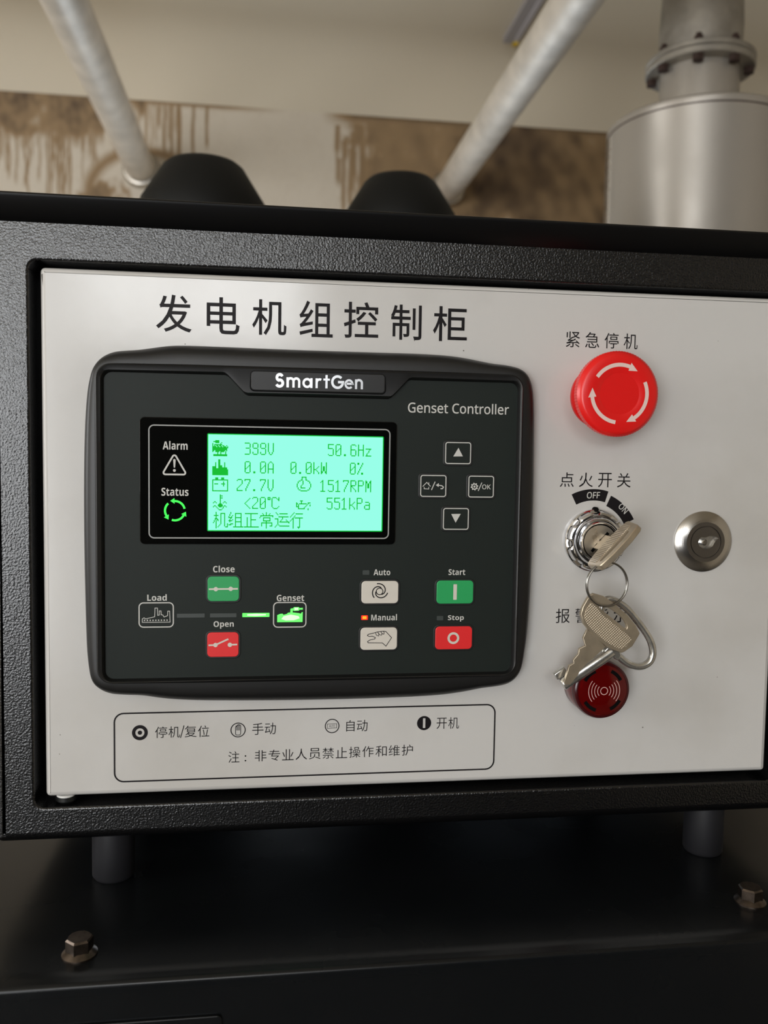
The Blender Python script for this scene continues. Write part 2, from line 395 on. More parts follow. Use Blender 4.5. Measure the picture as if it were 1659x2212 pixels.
for x, zz in ((-61, 660), (-38, 668), (-14, 700), (-75, 650), (-88, 680)): drips.append((x, 772, zz, 3.2, 0.6, 0.8))
for i in range(46):
    x = rd.uniform(215, 420); z1 = rd.uniform(690, 768); drips.append((x, z1, z1 - rd.uniform(40, 130), rd.uniform(3, 7), rd.uniform(.35, .6), 0.5))
st = MB(); nx, nz_ = 440, 96; x0, x1, z0s = -420.0, 800.0, 520.0
gv = [(x0 + (x1 - x0) * i / nx, YB, z0s + (ZC - z0s) * j / nz_) for j in range(nz_ + 1) for i in range(nx + 1)]
vals = [stain_value(p[0], p[2], drips) for p in gv]
from mathutils import noise as _nz
gv = [(p[0], p[1] - 0.2 - 0.5 * _nz.noise(Vector((p[0] / 30, 0, p[2] / 30))), p[2]) for p in gv]
st.add(gv, [(j * (nx + 1) + i, j * (nx + 1) + i + 1, (j + 1) * (nx + 1) + i + 1, (j + 1) * (nx + 1) + i) for j in range(nz_) for i in range(nx)])
sm = mat('stained_cream_plaster', (196, 184, 166), 0.62); n_ = sm.node_tree.nodes; L_ = sm.node_tree.links
at_ = n_.new('ShaderNodeAttribute'); at_.attribute_name = 'damp'; rp = n_.new('ShaderNodeValToRGB')
rp.color_ramp.elements[0].color = lin((206, 196, 180)); rp.color_ramp.elements[1].color = lin((70, 52, 34))
e = rp.color_ramp.elements.new(0.45); e.color = lin((148, 122, 88))
L_.new(at_.outputs['Fac'], rp.inputs['Fac']); L_.new(rp.outputs['Color'], n_['Principled BSDF'].inputs['Base Color'])
so = MB(); so.v, so.f, so.mi = st.v, st.f, st.mi
me = bpy.data.meshes.new('plaster_coat'); me.from_pydata([tuple(V(*p)) for p in st.v], [], st.f); me.materials.append(sm)
at2 = me.attributes.new('damp', 'FLOAT', 'POINT'); at2.data.foreach_set('value', vals)
me.polygons.foreach_set('use_smooth', [True] * len(me.polygons))
wbk = bpy.data.objects['wall_back']; po = bpy.data.objects.new('plaster_coat', me); C.objects.link(po); po.parent = wbk; po.matrix_parent_inverse = wbk.matrix_basis.inverted()

# ------------------------------------------------------------------ control cabinet
cab = thing('control_cabinet', 'black textured steel control cabinet with white door standing on black machine base', 'cabinet', (176, 0, -50))
CX0, CX1, CZ0, CZ1 = -24.5, 375.0, -22.5, 258.5
def front_frame():
    mb = MB(); outer = rrect(CX0, CX1, CZ0, CZ1 + 5, 3, 4); hole = rrect(-6.7, 358.5, -6.0, 242.0, 4, 5)
    # face with generously rolled outer edge and a rolled opening edge that returns inward
    R = 5.0; rs = []
    for a in [PI / 2 * k / 6 for k in range(7)]: rs.append([(p[0], -1 + R - R * math.sin(a), p[1]) for p in offset(outer, -R * (1 - math.cos(a)))])
    rs.insert(0, [(p[0], 40, p[1]) for p in outer]); mb.rings(rs)
    r = 1.2; hr = []
    for a in [PI / 2 * k / 4 for k in range(5)]: hr.append([(p[0], -1 + r - r * math.cos(a), p[1]) for p in offset(hole, r - r * math.sin(a))])
    hr.append([(p[0], 24, p[1]) for p in hole]); mb.rings(hr)
    mb.poly([(p[0], p[2]) for p in rs[-1]], -1, 0, [[(p[0], p[2]) for p in hr[0]]])
    return mb.build('front_frame', 'texblack', cab, 40)
front_frame()
hb = MB().box(CX0 + 1, CX1 - 1, 22, 215, CZ0 + .5, CZ1 + 6); hb.build('housing', 'black', cab)
# top cover: a folded lip that overhangs the frame, leaning slightly forward
prof = [(214, 265), (214, 269.4), (-7.0, 269.4), (-8.2, 269.0), (-8.8, 268.2), (-8.6, 267.2), (-1.4, 258.4), (0.5, 257.6), (22, 257.6)]
mb = MB(); mb.rings([[(x, y, z) for y, z in prof] for x in (CX0 - 2, CX1 + 2)], cap0=True, cap1=True); mb.build('top_cover', 'black', cab, 30)
# cushioned feet
for fx, fy in ((24.5, 21), (331, 17), (24.5, 190), (331, 190)):
    MB().lathez([(9.2, -50), (10.2, -48.5), (10.2, -25), (10.2, -22.5)], fx, fy, 40, cap0=True, cap1=True).build('foot', 'rubber', cab, 40)
# white door: shallow tray with rolled edges
door = MB(); o_ = rrect(-2.4, 354.6, -1.6, 239.6, 2.2, 4); rs = [[(p[0], 16, p[1]) for p in o_], [(p[0], 3.2, p[1]) for p in o_]]
for a in (PI / 8, PI / 4, 3 * PI / 8, PI / 2): rs.append([(p[0], 3.2 - 3.2 * math.sin(a), p[1]) for p in offset(o_, -2.6 * (1 - math.cos(a)))])
door.rings(rs); door.poly([(p[0], p[2]) for p in rs[-1]], 0); door.poly(o_, 16)
door = door.build('door', 'enamel', cab, 40); YI = -0.06
MB().lathez([(4.0, -2.7), (4.3, -2.4), (4.3, -1.8), (4.0, -1.62)], 5.8, 5.2, 32, cap0=True, cap1=True).build('hinge_washer', 'nylon', cab, 40)
MB().lathez([(3.4, -5.98), (4.9, -4.6), (4.9, -2.72)], 5.8, 6.0, 32, cap0=True, cap1=True).build('hinge_pivot', 'keydark', cab, 40)
# chipped paint at the upper left door corner
mb = MB(); mb.poly([(-1.6, 236), (-0.9, 236.6), (-0.4, 234.4), (0.0, 231.0), (-0.6, 228.2), (-1.0, 231.5)], 0.35); mb.build('paint_chip', mat('bare_scuffed_metal', (96, 92, 86), 0.6), door)
# lettering printed on the door
TX = [('发', 47.9, 63.7, 212.8, 229.5), ('电', 70.4, 85.2, 212.6, 229.2), ('机', 90.9, 106.5, 212.8, 229.0), ('组', 112.4, 127.9, 212.7, 229.2), ('控', 133.0, 149.2, 212.9, 229.5), ('制', 155.1, 169.7, 212.8, 229.1), ('柜', 175.2, 191.6, 212.8, 229.1)]
lettering('title_lettering', door, 'ink', YI, TX, 0.007)
def spaced(s, x0, x1, z0, z1, wd):
    n = len(s); step = (x1 - x0 - wd) / (n - 1)
    return [(ch, x0 + i * step, x0 + i * step + wd, z0, z1) for i, ch in enumerate(s)]
lettering('emergency_stop_lettering', door, 'ink', YI, spaced('紧急停机', 240.4, 276.8, 212.0, 219.5, 7.1), 0.0)
lettering('ignition_lettering', door, 'ink', YI, spaced('点火开关', 239.5, 275.8, 144.5, 151.6, 7.1), 0.0)
lettering('alarm_lettering', door, 'ink', YI, spaced('报警指示', 239.5, 276.4, 77.3, 84.5, 7.2), 0.0)
MB().stroke(rrect(28.7, 209.9, 4.8, 37.2, 4.2, 7), 0.72, YI, closed=True).build('legend_border', 'ink', door)
LG = []
LG += [('停', 47.1, 52.6, 25.1, 30.5), ('机', 53.2, 58.4, 25.1, 30.5), ('复', 60.6, 66.1, 25.1, 30.6), ('位', 66.7, 71.9, 25.0, 30.5)]
LG += [('手', 91.9, 97.2, 25.3, 31.0), ('动', 97.8, 103.0, 25.4, 31.0), ('自', 136.6, 140.6, 25.7, 31.2), ('动', 141.7, 146.9, 25.6, 31.2), ('开', 180.8, 185.9, 25.7, 31.2), ('机', 186.6, 191.9, 25.6, 31.4)]
s5 = '非专业人员禁止操作和维护'; x5 = 93.2; st5 = (169.3 - 93.2 - 5.5) / 11
LG += [('注', 80.8, 86.0, 12.2, 17.6), (':', 88.4, 89.2, 12.6, 15.6)] + [(ch, x5 + i * st5, x5 + i * st5 + 5.5, 12.4 + .05 * i, 17.8 + .05 * i) for i, ch in enumerate(s5)]
lettering('legend_lettering', door, 'ink', YI, LG, -0.003)
MB().stroke([(58.7, 24.9), (60.3, 30.8)], 0.38, YI).build('legend_slash', 'ink', door)
mb = MB(); mb.ring(40.2, 27.9, 2.05, 3.6, YI).disc(40.2, 27.9, 1.0, YI); mb.build('legend_stop_symbol', 'ink', door)
mb = MB(); mb.ring(85.3, 27.9, 3.1, 3.55, YI)
mb.stroke([(84.1, 26.0), (84.05, 29.2), (84.35, 29.9), (84.7, 29.3), (84.8, 30.1), (85.1, 30.4), (85.35, 30.0), (85.5, 30.5), (85.8, 30.5), (85.95, 30.1), (86.2, 30.3), (86.5, 29.9), (86.5, 26.2), (86.2, 25.5), (84.5, 25.5)], 0.3, YI, closed=True)
for xx in (84.72, 85.3, 85.9): mb.stroke([(xx, 29.9), (xx, 27.7)], 0.3, YI)
mb.build('legend_hand_symbol', 'ink', door)
mb = MB(); mb.ring(129.8, 28.6, 3.05, 3.5, YI).stroke([(127.5, 27.5), (132.0, 27.6), (132.0, 29.7), (127.5, 29.6)], 0.2, YI, closed=True); text(mb, 'AUTO', 128.3, 131.2, 28.05, 29.15, YI)
mb.build('legend_auto_symbol', 'ink', door)
mb = MB(); mb.poly(circle(174.6, 28.8, 3.5), YI, 0, [rrect(174.0, 175.2, 26.4, 31.2, .1, 1)]); mb.build('legend_start_symbol', 'ink', door)
# OFF / ON sector marks around the key switch
def sector(cx, cz, r0, r1, a0, a1, n=16):
    A = [math.radians(a0 + (a1 - a0) * i / n) for i in range(n + 1)]
    return [(cx + r1 * math.cos(a), cz + r1 * math.sin(a)) for a in A] + [(cx + r0 * math.cos(a), cz + r0 * math.sin(a)) for a in reversed(A)]
KX, KZ = 257.6, 118.4
mb = MB().poly(sector(KX - 0.5, KZ, 19.6, 25.2, 73, 117), YI); text(mb, 'OFF', 253.4, 260.2, 139.0, 142.2, YI - .05, 0.012, 1, xf=lambda x, z: (256.8 + (x - 256.8) * .98 - (z - 140.6) * -.06, z + (x - 256.8) * .02)); mb.build('off_mark', ['ink', 'white'], door)
mb = MB().poly(sector(KX - 2.0, KZ - 1.0, 19.6, 25.2, 27, 66), YI)
def rotxf(cx, cz, a): return lambda x, z: (cx + (x - cx) * math.cos(a) - (z - cz) * math.sin(a), cz + (x - cx) * math.sin(a) + (z - cz) * math.cos(a))
text(mb, 'ON', 269.9, 274.9, 132.6, 135.8, YI - .05, 0.012, 1, xf=rotxf(272.4, 134.2, math.radians(-46))); mb.build('on_mark', ['ink', 'white'], door)

# ------------------------------------------------------------------ genset controller
gc = thing('genset_controller', 'black rectangular generator controller with lit green screen and coloured buttons', 'controller', (120, 0, 124))
OUT = [(16.41, 125.9), (16.6, 150), (17.2, 170), (18.3, 184), (19.6, 190.9), (21.6, 196.4), (25.0, 200.6), (29.6, 202.9), (35, 203.6), (41, 204.1), (47, 205.2), (54, 206.4), (62, 206.75), (82, 206.6), (111, 206.3), (145, 206.3), (167, 206.4), (181, 206.0), (190, 205.1), (198.5, 203.6), (204, 202.7), (211, 202.2), (217, 200.9), (221, 197.9), (223.4, 192.5), (224.6, 183), (225.3, 150), (225.4, 126.9), (225.3, 100), (224.3, 74.7), (222.4, 61), (220.9, 55.2), (218.4, 51.1), (215, 48.3), (209, 47.1), (202, 46.5), (193, 44.6), (179.4, 43), (148, 42.3), (112.5, 42.3), (71.6, 43.1), (57, 44), (48.4, 45.1), (42, 46.5), (34, 46.9), (26.7, 47.6), (21.6, 50.9), (19.1, 54.6), (17.9, 62.2), (17.2, 70.8), (16.6, 100.6)]
RID = rrect(23.3, 216.6, 54.4, 196.8, 6.5, 8)
# ridge line and membrane window (window top dips around the logo plate)
MEM = rrect(26.4, 214.8, 55.7, 193.4, 3.6, 6)
MEM = [p for p in MEM if not (p[1] > 193.3 and 40 < p[0] < 205)]
k_ = max(range(len(MEM)), key=lambda i: (MEM[i][1], MEM[i][0]))
top_r = [i for i, p in enumerate(MEM) if p[1] > 193.39 and p[0] > 120][-1]
MEM = MEM[:top_r + 1] + [(163.5, 193.4), (161.8, 192.9), (154.6, 185.1), (153.3, 184.4), (89.4, 184.4), (88.0, 185.1), (80.6, 192.9), (79.0, 193.4)] + MEM[top_r + 1:]
NB = 720; gcx, gcz = 120.5, 120.0
O = radial(smoothline(OUT, 2), gcx, gcz, NB); Rg = radial(RID, gcx, gcz, NB); Mm = radial(MEM, gcx, gcz, NB)
def lerp(a, b, t): return (a[0] + (b[0] - a[0]) * t, a[1] + (b[1] - a[1]) * t)
rings = []
for t, y in ((0, 0), (0, -1.5), (0.02, -3.2), (0.08, -5.4), (0.18, -7.4), (0.32, -8.9), (0.5, -9.6), (0.75, -9.9), (0.93, -10.0), (0.97, -10.5), (1.0, -10.9)):
    rings.append([(lerp(a, b, t)[0], y, lerp(a, b, t)[1]) for a, b in zip(O, Rg)])
def inner(frac_fn, y):
    r = []
    for a, b in zip(Rg, Mm):
        wd = math.hypot(a[0] - b[0], a[1] - b[1]); q = lerp(a, b, frac_fn(wd)); r.append((q[0], y, q[1]))
    rings.append(r)
inner(lambda w_: min(.3, .35 / w_), -11.1); inner(lambda w_: min(.45, .8 / w_), -10.9)
inner(lambda w_: max(.52, 1 - 1.4 / w_), -10.6); inner(lambda w_: max(.64, 1 - 1.0 / w_), -10.2); inner(lambda w_: max(.8, 1 - .5 / w_), -8.9); inner(lambda w_: 1.0, -8.0); inner(lambda w_: 1.0, -7.0)
mb = MB(); mb.rings(rings); mb.poly(OUT, 0.0); bez = mb.build('bezel', 'bezel', gc, 32)
YF_ = -8.0
fpl = MB().poly([(p[0], p[1]) for p in Mm], YF_).build('faceplate', 'face', gc)
# logo plate
mb = MB(); lp = rrect(90.7, 151.3, 186.8, 195.4, 1.6, 5); mb.slab(lp, -9.5, -11.0, 0.3); mb.rings([[(p[0], -10.95, p[1]) for p in offset(lp, .1)], [(p[0], -10.72, p[1]) for p in offset(lp, .55)]], mi=1)
logo = mb.build('logo_plate', ['bezel', 'dark'], gc, 40)
def A2(cx, cz, rx, rz, a0, a1, n=16): return [(cx + rx * math.cos(math.radians(a0 + (a1 - a0) * i / n)), cz + rz * math.sin(math.radians(a0 + (a1 - a0) * i / n))) for i in range(n + 1)]
mb = MB(); ly = -11.06; LYn = [0]
def nl(): LYn[0] += 1; return -11.06 - .012 * LYn[0]
sw_ = 1.05; zb, zx, zt = 188.9, 192.2, 194.1   # geometric sans letters drawn as strokes
mb.stroke(A2(103.2, 192.75, 1.35, 1.35, 25, 250) + A2(103.1, 190.25, 1.55, 1.45, 80, -155), 1.25, nl())
def stem(x, z1): mb.stroke([(x, zb - .5), (x, z1)], sw_, nl())
stem(106.9, 192.9); mb.stroke([(107.0, zb - .5)] + A2(108.35, 191.2, 1.35, 1.3, 180, 0) + [(109.7, zb - .5)], sw_, nl()); mb.stroke(A2(111.05, 191.2, 1.35, 1.3, 180, 0) + [(112.4, zb - .5)], sw_, nl())
mb.stroke(A2(116.2, 190.6, 1.75, 1.75, 0, 360, 28), sw_, nl()); stem(118.2, 192.8)
stem(120.7, 192.8); mb.stroke([(120.7, 190.6)] + A2(122.2, 191.0, 1.45, 1.35, 180, 62), sw_, nl())
stem(125.4, 194.4); mb.stroke([(123.9, 192.35), (127.0, 192.35)], .9, nl())
mb.stroke(A2(130.7, 191.35, 2.55, 2.55, 45, 360, 28) + [(130.9, 191.35)], 1.15, nl())
mb.stroke([(134.7, 190.75)] + [(137.9, 190.75)] + A2(136.2, 190.55, 1.7, 1.75, 8, 318, 24), .95, nl())
mb.stroke([(139.6, zb - .5), (139.6, 192.8)], sw_, nl()); mb.stroke(A2(141.0, 191.2, 1.4, 1.3, 180, 0) + [(142.4, zb - .5)], sw_, nl())
k = (141.1 - 101.5) / (142.9 - 101.1); mb.v = [(101.5 + (p[0] - 101.1) * k, p[1], p[2]) for p in mb.v]
mb.build('logo_lettering', 'silver', logo)
PY = YF_ - 0.05
lettering('faceplate_lettering', fpl, 'white', PY, [('Genset Controller', 162.6, 210.8, 178.5, 183.4)], 0.010)
for it in [('Close', 74.0, 83.7, 104.1, 107.2), ('Open', 74.3, 83.4, 78.1, 81.6), ('Load', 44.8, 53.4, 91.2, 94.2), ('Genset', 102.9, 115.5, 90.6, 93.6), ('Auto', 147.7, 155.6, 102.5, 105.3), ('Start', 183.4, 191.5, 102.5, 105.3), ('Manual', 146.9, 159.1, 81.1, 84.1), ('Stop', 183.6, 191.3, 80.2, 83.3)]: lettering('button_lettering', fpl, 'white', PY, [it], 'bold')
# display window
dw = MB().slab(rrect(41.7, 157.7, 117.0, 174.0, 2.2, 5), YF_ + .2, -8.5, 0.25).build('display_window', 'glass', gc, 40)
DY = -8.55
MB().stroke(rrect(45.8, 154.3, 119.9, 170.4, 2.2, 6), 0.55, DY, closed=True).build('window_border', 'greyprint', dw)
for it in [('Alarm', 51.8, 62.7, 159.6, 163.4), ('Status', 51.2, 63.1, 138.9, 142.5)]: lettering('window_lettering', dw, 'white', DY, [it], 'bold')
mb = MB(); tri = smoothline([(51.9, 148.4), (61.9, 148.3), (56.9, 157.2)], 1)
tri = []
for (cx_, cz_, a0) in ((60.9, 149.3, -90), (56.9, 156.3, 30), (52.9, 149.3, 150)):
    tri += [(cx_ + .8 * math.cos(math.radians(a0 + 120 * i / 5)), cz_ + .8 * math.sin(math.radians(a0 + 120 * i / 5))) for i in range(6)]
mb.stroke(tri, 0.75, DY, closed=True); mb.poly([(56.35, 155.0), (56.6, 155.4), (57.2, 155.4), (57.45, 155.0), (57.2, 151.6), (56.6, 151.6)], DY); mb.disc(56.9, 150.3, .62, DY)
mb.build('warning_symbol', 'white', dw)
mb = MB(); scx, scz = 57.1, 132.2
for a in (80, -40, -160):
    mb.arc(scx, scz, 4.35, a + 12, a - 68, 0.95, DY); a1 = math.radians(a + 12); p = Vector((scx + 4.35 * math.cos(a1), scz + 4.35 * math.sin(a1))); tdir = Vector((-math.sin(a1), math.cos(a1))); nd = Vector((math.cos(a1), math.sin(a1)))
    mb.poly([tuple(p + nd * 1.35), tuple(p + tdir * 1.9 + nd * .15), tuple(p - nd * 1.2)], DY)
mb.build('status_symbol', 'status_green', dw)
# LCD
scr = MB().poly(rrect(71.75, 151.1, 123.4, 166.8, .2, 1), DY).build('screen', 'lcd', dw)
MB().stroke(rrect(71.6, 151.25, 123.25, 166.95, .3, 2), 0.45, DY - .02, closed=True).build('screen_rim', 'lcd_edge', dw)
G = {
'0': '.####.|#....#|#....#|#....#|#...##|#..#.#|#.#..#|##...#|#....#|#....#|#....#|.####.',
'1': '..#...|.##...|#.#...|..#...|..#...|..#...|..#...|..#...|..#...|..#...|..#...|#####.',
'2': '.####.|#....#|.....#|.....#|.....#|....#.|...#..|..#...|.#....|#.....|#.....|######',
'3': '#####.|.....#|.....#|.....#|.....#|.####.|.....#|.....#|.....#|.....#|.....#|#####.',
'5': '######|#.....|#.....|#.....|#####.|.....#|.....#|.....#|.....#|.....#|#....#|.####.',
'6': '.####.|#....#|#.....|#.....|#.....|#####.|#....#|#....#|#....#|#....#|#....#|.####.',
'7': '######|#....#|.....#|....#.|....#.|...#..|...#..|..#...|..#...|.#....|.#....|.#....',
'9': '.####.|#....#|#....#|#....#|#....#|.####.|.....#|.....#|.....#|#....#|#....#|.####.',
'.': '......|......|......|......|......|......|......|......|......|......|.##...|.##...',
'V': '#....#|#....#|#....#|#....#|#....#|#....#|#....#|#....#|#....#|.#..#.|.#..#.|..##..',
'H': '#....#|#....#|#....#|#....#|#....#|######|#....#|#....#|#....#|#....#|#....#|#....#',
'z': '......|......|......|......|######|....#.|...#..|...#..|..#...|.#....|.#....|######',
'A': '..##..|.#..#.|#....#|#....#|#....#|#....#|#....#|######|#....#|#....#|#....#|#....#',
'k': '#.....|#.....|#.....|#.....|#....#|#...#.|#..#..|###...|#..#..|#...#.|#....#|#....#',
'W': '#....#|#....#|#....#|#....#|#.##.#|#.##.#|#.##.#|#.##.#|#.##.#|##..##|##..##|#....#',
'%': '##...#|##...#|....#.|....#.|...#..|...#..|..#...|..#...|.#....|.#....|#...##|#...##',
'R': '#####.|#....#|#....#|#....#|#....#|#####.|##....|#.#...|#..#..|#...#.|#....#|#....#',
'P': '#####.|#....#|#....#|#....#|#....#|#####.|#.....|#.....|#.....|#.....|#.....|#.....',
'M': '#....#|##..##|##..##|#.##.#|#.##.#|#.##.#|#.##.#|#.##.#|#....#|#....#|#....#|#....#',
'a': '......|......|......|......|.####.|.....#|.....#|.#####|#....#|#....#|#....#|.#####',
'<': '......|.....#|....#.|...#..|..#...|.#....|#.....|.#....|..#...|...#..|....#.|.....#',
'℃': '###..####..#|#.#.#....#.#|###.#.....##|....#......#|....#.......|....#.......|....#.......|....#.......|....#.......|....#......#|.....#....#.|......####..',
'engine': '...####.........|.######..........|...####..#......|#.......#.......|#.########......|#.#.##.##.##..#.|####.##.##.###.#|################|###############.|###############.|##.##########.#.|#..####.####.#..|.....#..#....#..|.....#..#....#..|.##############.|.##############.',
'factory': '......##........|......##........|......##........|...#..##....#...|...#..##....#...|...#..##....#...|...#..####..#...|####..####..#...|####..#########.|###############.|################|################|################|################|################|################',
'battery': '...###...###....|...###...###....|################|#..............#|#..........#...#|#..........#...#|#.####...####..#|#..........#...#|#..........#...#|#..............#|#..............#|#..............#|#..............#|################',
'speed': '.....#####......|.....#...#......|.....#...#......|....##...##.....|..##..#....##...|.#....#......#..|.#....#......#..|#.....#.......#.|#....#........#.|#...#.........#.|#...#.........#.|.#..#####....#..|.#...........#..|..##.......##...|....#######.....',
'temp': '.......#........|.......###......|.......#........|.......###......|.......#........|.......#........|.......#........|.##....#...##...|#..#...#..#..#..|......###.......|.....#####......|.##..#####.##...|#..#..###.#..#..|....#.....#.....|.....#...#......|......###.......',
'oil': '....###.........|.....#..........|#....#......###.|##.########.#...|#.#........#..#.|#.#.......#...#.|###......#......|..#.....#.......|..#######...#...|............#...',
'机': '...#............|...#....#####...|...#....#...#...|.#####..#...#...|...#....#...#...|...#....#...#...|..###...#...#...|..#.##..#...#...|.#.#.#..#...#...|.#.#....#...#...|#..#....#...#...|...#....#...#..#|...#...#....#..#|...#..#.....#..#|...#.#.......###|...#............',
'组': '..#.............|..#....#######..|.#.....#.....#..|.#..#..#.....#..|#..#...#.....#..|####...#######..|..#....#.....#..|.#..#..#.....#..|####...#.....#..|.#.....#######..|.......#.....#..|..###..#.....#..|###....#.....#..|.......#.....#..|.....###########|................',
'正': '................|.##############.|.......#........|.......#........|.......#........|...#...#........|...#...#........|...#...######...|...#...#........|...#...#........|...#...#........|...#...#........|...#...#........|...#...#........|################|................',
'常': '.......#........|...#...#...#....|....#..#..#.....|.##############.|.#............#.|#...########....|....#......#....|....#......#....|....########....|.......#........|..############..|..#....#.....#..|..#....#.....#..|..#....#...###..|.......#........|.......#........',
'运': '.#..............|..#..#########..|...#............|................|....###########.|........#.......|####....#.......|...#...#....#...|...#..#......#..|...#.###########|...#...........#|...#............|..#.#...........|.#...###########|#...............|................',
'行': '....#...........|...#..########..|..#.............|.#...#..........|#...#...........|...#.#########..|..##......#.....|.#.#......#.....|#..#......#.....|...#......#.....|...#......#.....|...#......#.....|...#......#.....|...#......#.....|...#....###.....|...#.....#......',
}
def dots(mb, key, x, ztop, dx, dz):
    rows = G[key].split('|')
    for r, row in enumerate(rows):
        c = 0
        while c < len(row):
            if row[c] == '#':
                e_ = c
                while e_ < len(row) and row[e_] == '#': e_ += 1
                xa, xb = x + c * dx - .02, x + e_ * dx + .02; za, zb = ztop - (r + 1) * dz - .01, ztop - r * dz + .02
                mb.add([(xa, DY - .02, za), (xb, DY - .02, za), (xb, DY - .02, zb), (xa, DY - .02, zb)], [(0, 1, 2, 3)])
                c = e_
            else: c += 1
    return mb
mb = MB(); DX, DZ, CW = 0.445, 0.455, 3.47
def row(sx, zt, s):
    for i, ch in enumerate(s):
        if ch != ' ': dots(mb, ch, sx + i * CW, zt, DX, DZ)
row(88.0, 163.3, '399V'); row(125.7, 163.3, '50.6Hz')
row(88.0, 154.9, '0.0A'); row(108.7, 154.9, '0.0kW'); row(135.9, 154.9, '0%')
row(84.5, 146.8, '27.7V'); row(122.4, 146.8, '1517RPM')
row(88.0, 138.7, '<20'); dots(mb, '℃', 88.0 + 3 * CW, 138.7, DX, DZ); row(125.4, 138.7, '551kPa')
for k, x, z in (('engine', 73.6, 164.2), ('factory', 73.6, 155.6), ('battery', 73.6, 147.4), ('temp', 73.9, 139.7), ('speed', 111.6, 148.2), ('oil', 111.4, 137.3)): dots(mb, k, x, z, .44, .45)
for i, ch in enumerate('机组正常运行'): dots(mb, ch, 73.9 + i * 6.95, 131.8, .42, .47)
mb.build('screen_dots', 'lcd_dot', dw)
# buttons: dark moulded surround + raised cap + symbol
def button(name, x0, x1, z0, z1, m_, r=1.9, sur=0.9, cap_in=0.0):
    mb = MB(); mb.slab(rrect(x0 - sur, x1 + sur, z0 - sur, z1 + sur, r + sur, 6), YF_ + .1, YF_ - .32, .25, 0)
    mb.slab(rrect(x0, x1, z0, z1, r, 6), YF_, YF_ - .62, .25, 1)
    return mb.build(name, ['keydark', m_], gc, 40), YF_ - .68
def sym(fn, name, parent, m_): mb = MB(); fn(mb); return mb.build(name, m_, parent)
B, by = button('close_button', 71.6, 85.8, 90.9, 102.3, 'green_key')
def f(mb): mb.stroke([(72.2, 96.5), (85.2, 96.6)], .75, by).disc(75.3, 96.5, 1.0, by).disc(82.0, 96.6, 1.0, by)
sym(f, 'button_symbol', B, 'white_key')
B, by = button('open_button', 71.5, 85.7, 65.1, 76.5, 'red_key')
def f(mb): mb.stroke([(72.1, 70.6), (75.2, 70.7), (81.0, 73.4)], .75, by).stroke([(81.7, 70.7), (85.0, 70.8)], .75, by).disc(75.2, 70.7, 1.0, by).disc(81.7, 70.7, 1.0, by)
sym(f, 'button_symbol', B, 'white_key')
B, by = button('auto_button', 142.1, 159.5, 89.3, 99.9, 'white_key')
def f(mb):
    c = (150.6, 95.0); mb.ring(c[0], c[1], 1.35, 1.75, by)
    for a in (100, -20, -140):
        pts = []
        for i in range(22):
            t = i / 21; rr = 1.55 + 2.3 * t ** 0.8; aa = math.radians(a - 170 + t * 170 + 10); pts.append((c[0] + rr * math.cos(aa), c[1] + rr * math.sin(aa)))
        mb.stroke(pts, .5, by)
sym(f, 'button_symbol', B, 'ink')
B, by = button('start_button', 177.8, 195.5, 88.9, 100.0, 'green_key')
sym(lambda mb: mb.poly(rrect(185.8, 187.5, 90.8, 98.2, .1, 1), by), 'button_symbol', B, 'white_key')
B, by = button('manual_button', 141.95, 159.3, 67.3, 77.9, 'white_key')
def f(mb):
    P = lambda x, y: (142.0 + (x - 158) / 19.1, 77.9 - (y - 645) / 19.1)
    mb.stroke([P(*q) for q in [(355, 785), (225, 782), (220, 770), (245, 755), (285, 748), (290, 735), (262, 722), (235, 725), (218, 716), (225, 706), (290, 690), (310, 684), (340, 680), (365, 678), (385, 682), (437, 738), (388, 815), (355, 785)]], .3, by)
    for q in ([(290, 690), (300, 715), (318, 722), (322, 706), (310, 684)], [(310, 684), (328, 710), (346, 714), (350, 700), (338, 680)], [(338, 680), (352, 702), (366, 706), (370, 692), (362, 678)]): mb.stroke([P(*z) for z in q], .26, by)
sym(f, 'button_symbol', B, 'ink')
B, by = button('stop_button', 177.6, 195.4, 67.0, 78.0, 'red_key')
sym(lambda mb: mb.ring(186.3, 72.4, 1.75, 2.85, by), 'button_symbol', B, 'white_key')
def arrow_key(name, cx, cz):
    mb = MB(); mb.slab(rrect(cx - 7.1, cx + 7.1, cz - 6.1, cz + 6.1, 1.9, 6), YF_ + .1, YF_ - .3, .3, 0); mb.slab(rrect(cx - 6.4, cx + 6.4, cz - 5.35, cz + 5.35, 1.4, 6), YF_, YF_ - .5, .2, 1)
    B = mb.build(name, ['keydark', 'face'], gc, 40); y = YF_ - .56
    MB().stroke(rrect(cx - 5.95, cx + 5.95, cz - 4.9, cz + 4.9, 1.0, 6), .45, y, closed=True).build('button_border', 'white', B); return B, y
B, y = arrow_key('up_button', 186.7, 160.1); sym(lambda mb: mb.poly([(184.4, 158.5), (189.0, 158.6), (186.8, 162.6)], y), 'button_symbol', B, 'white')
B, y = arrow_key('down_button', 186.3, 129.2); sym(lambda mb: mb.poly([(184.0, 131.5), (188.6, 131.6), (186.2, 127.4)], y), 'button_symbol', B, 'white')
B, y = arrow_key('home_button', 175.2, 144.6)
def f(mb):
    P = lambda a, b: (175.2 + (a - 420) / 24.9, 144.6 - (b - 1160) / 24.9)
    mb.stroke([P(294, 1168), P(341, 1120), P(387, 1166)], .34, y).stroke([P(312, 1172), P(312, 1194), P(366, 1196), P(366, 1172)], .3, y).stroke([P(366, 1118), P(366, 1142)], .3, y)
    mb.stroke([P(398, 1208), P(440, 1110)], .42, y)
    mb.stroke([P(470, 1150), P(520, 1156), P(540, 1172), P(530, 1190), P(505, 1192)], .45, y).poly([P(448, 1150), P(485, 1126), P(482, 1172)], y)
sym(f, 'button_symbol', B, 'white')
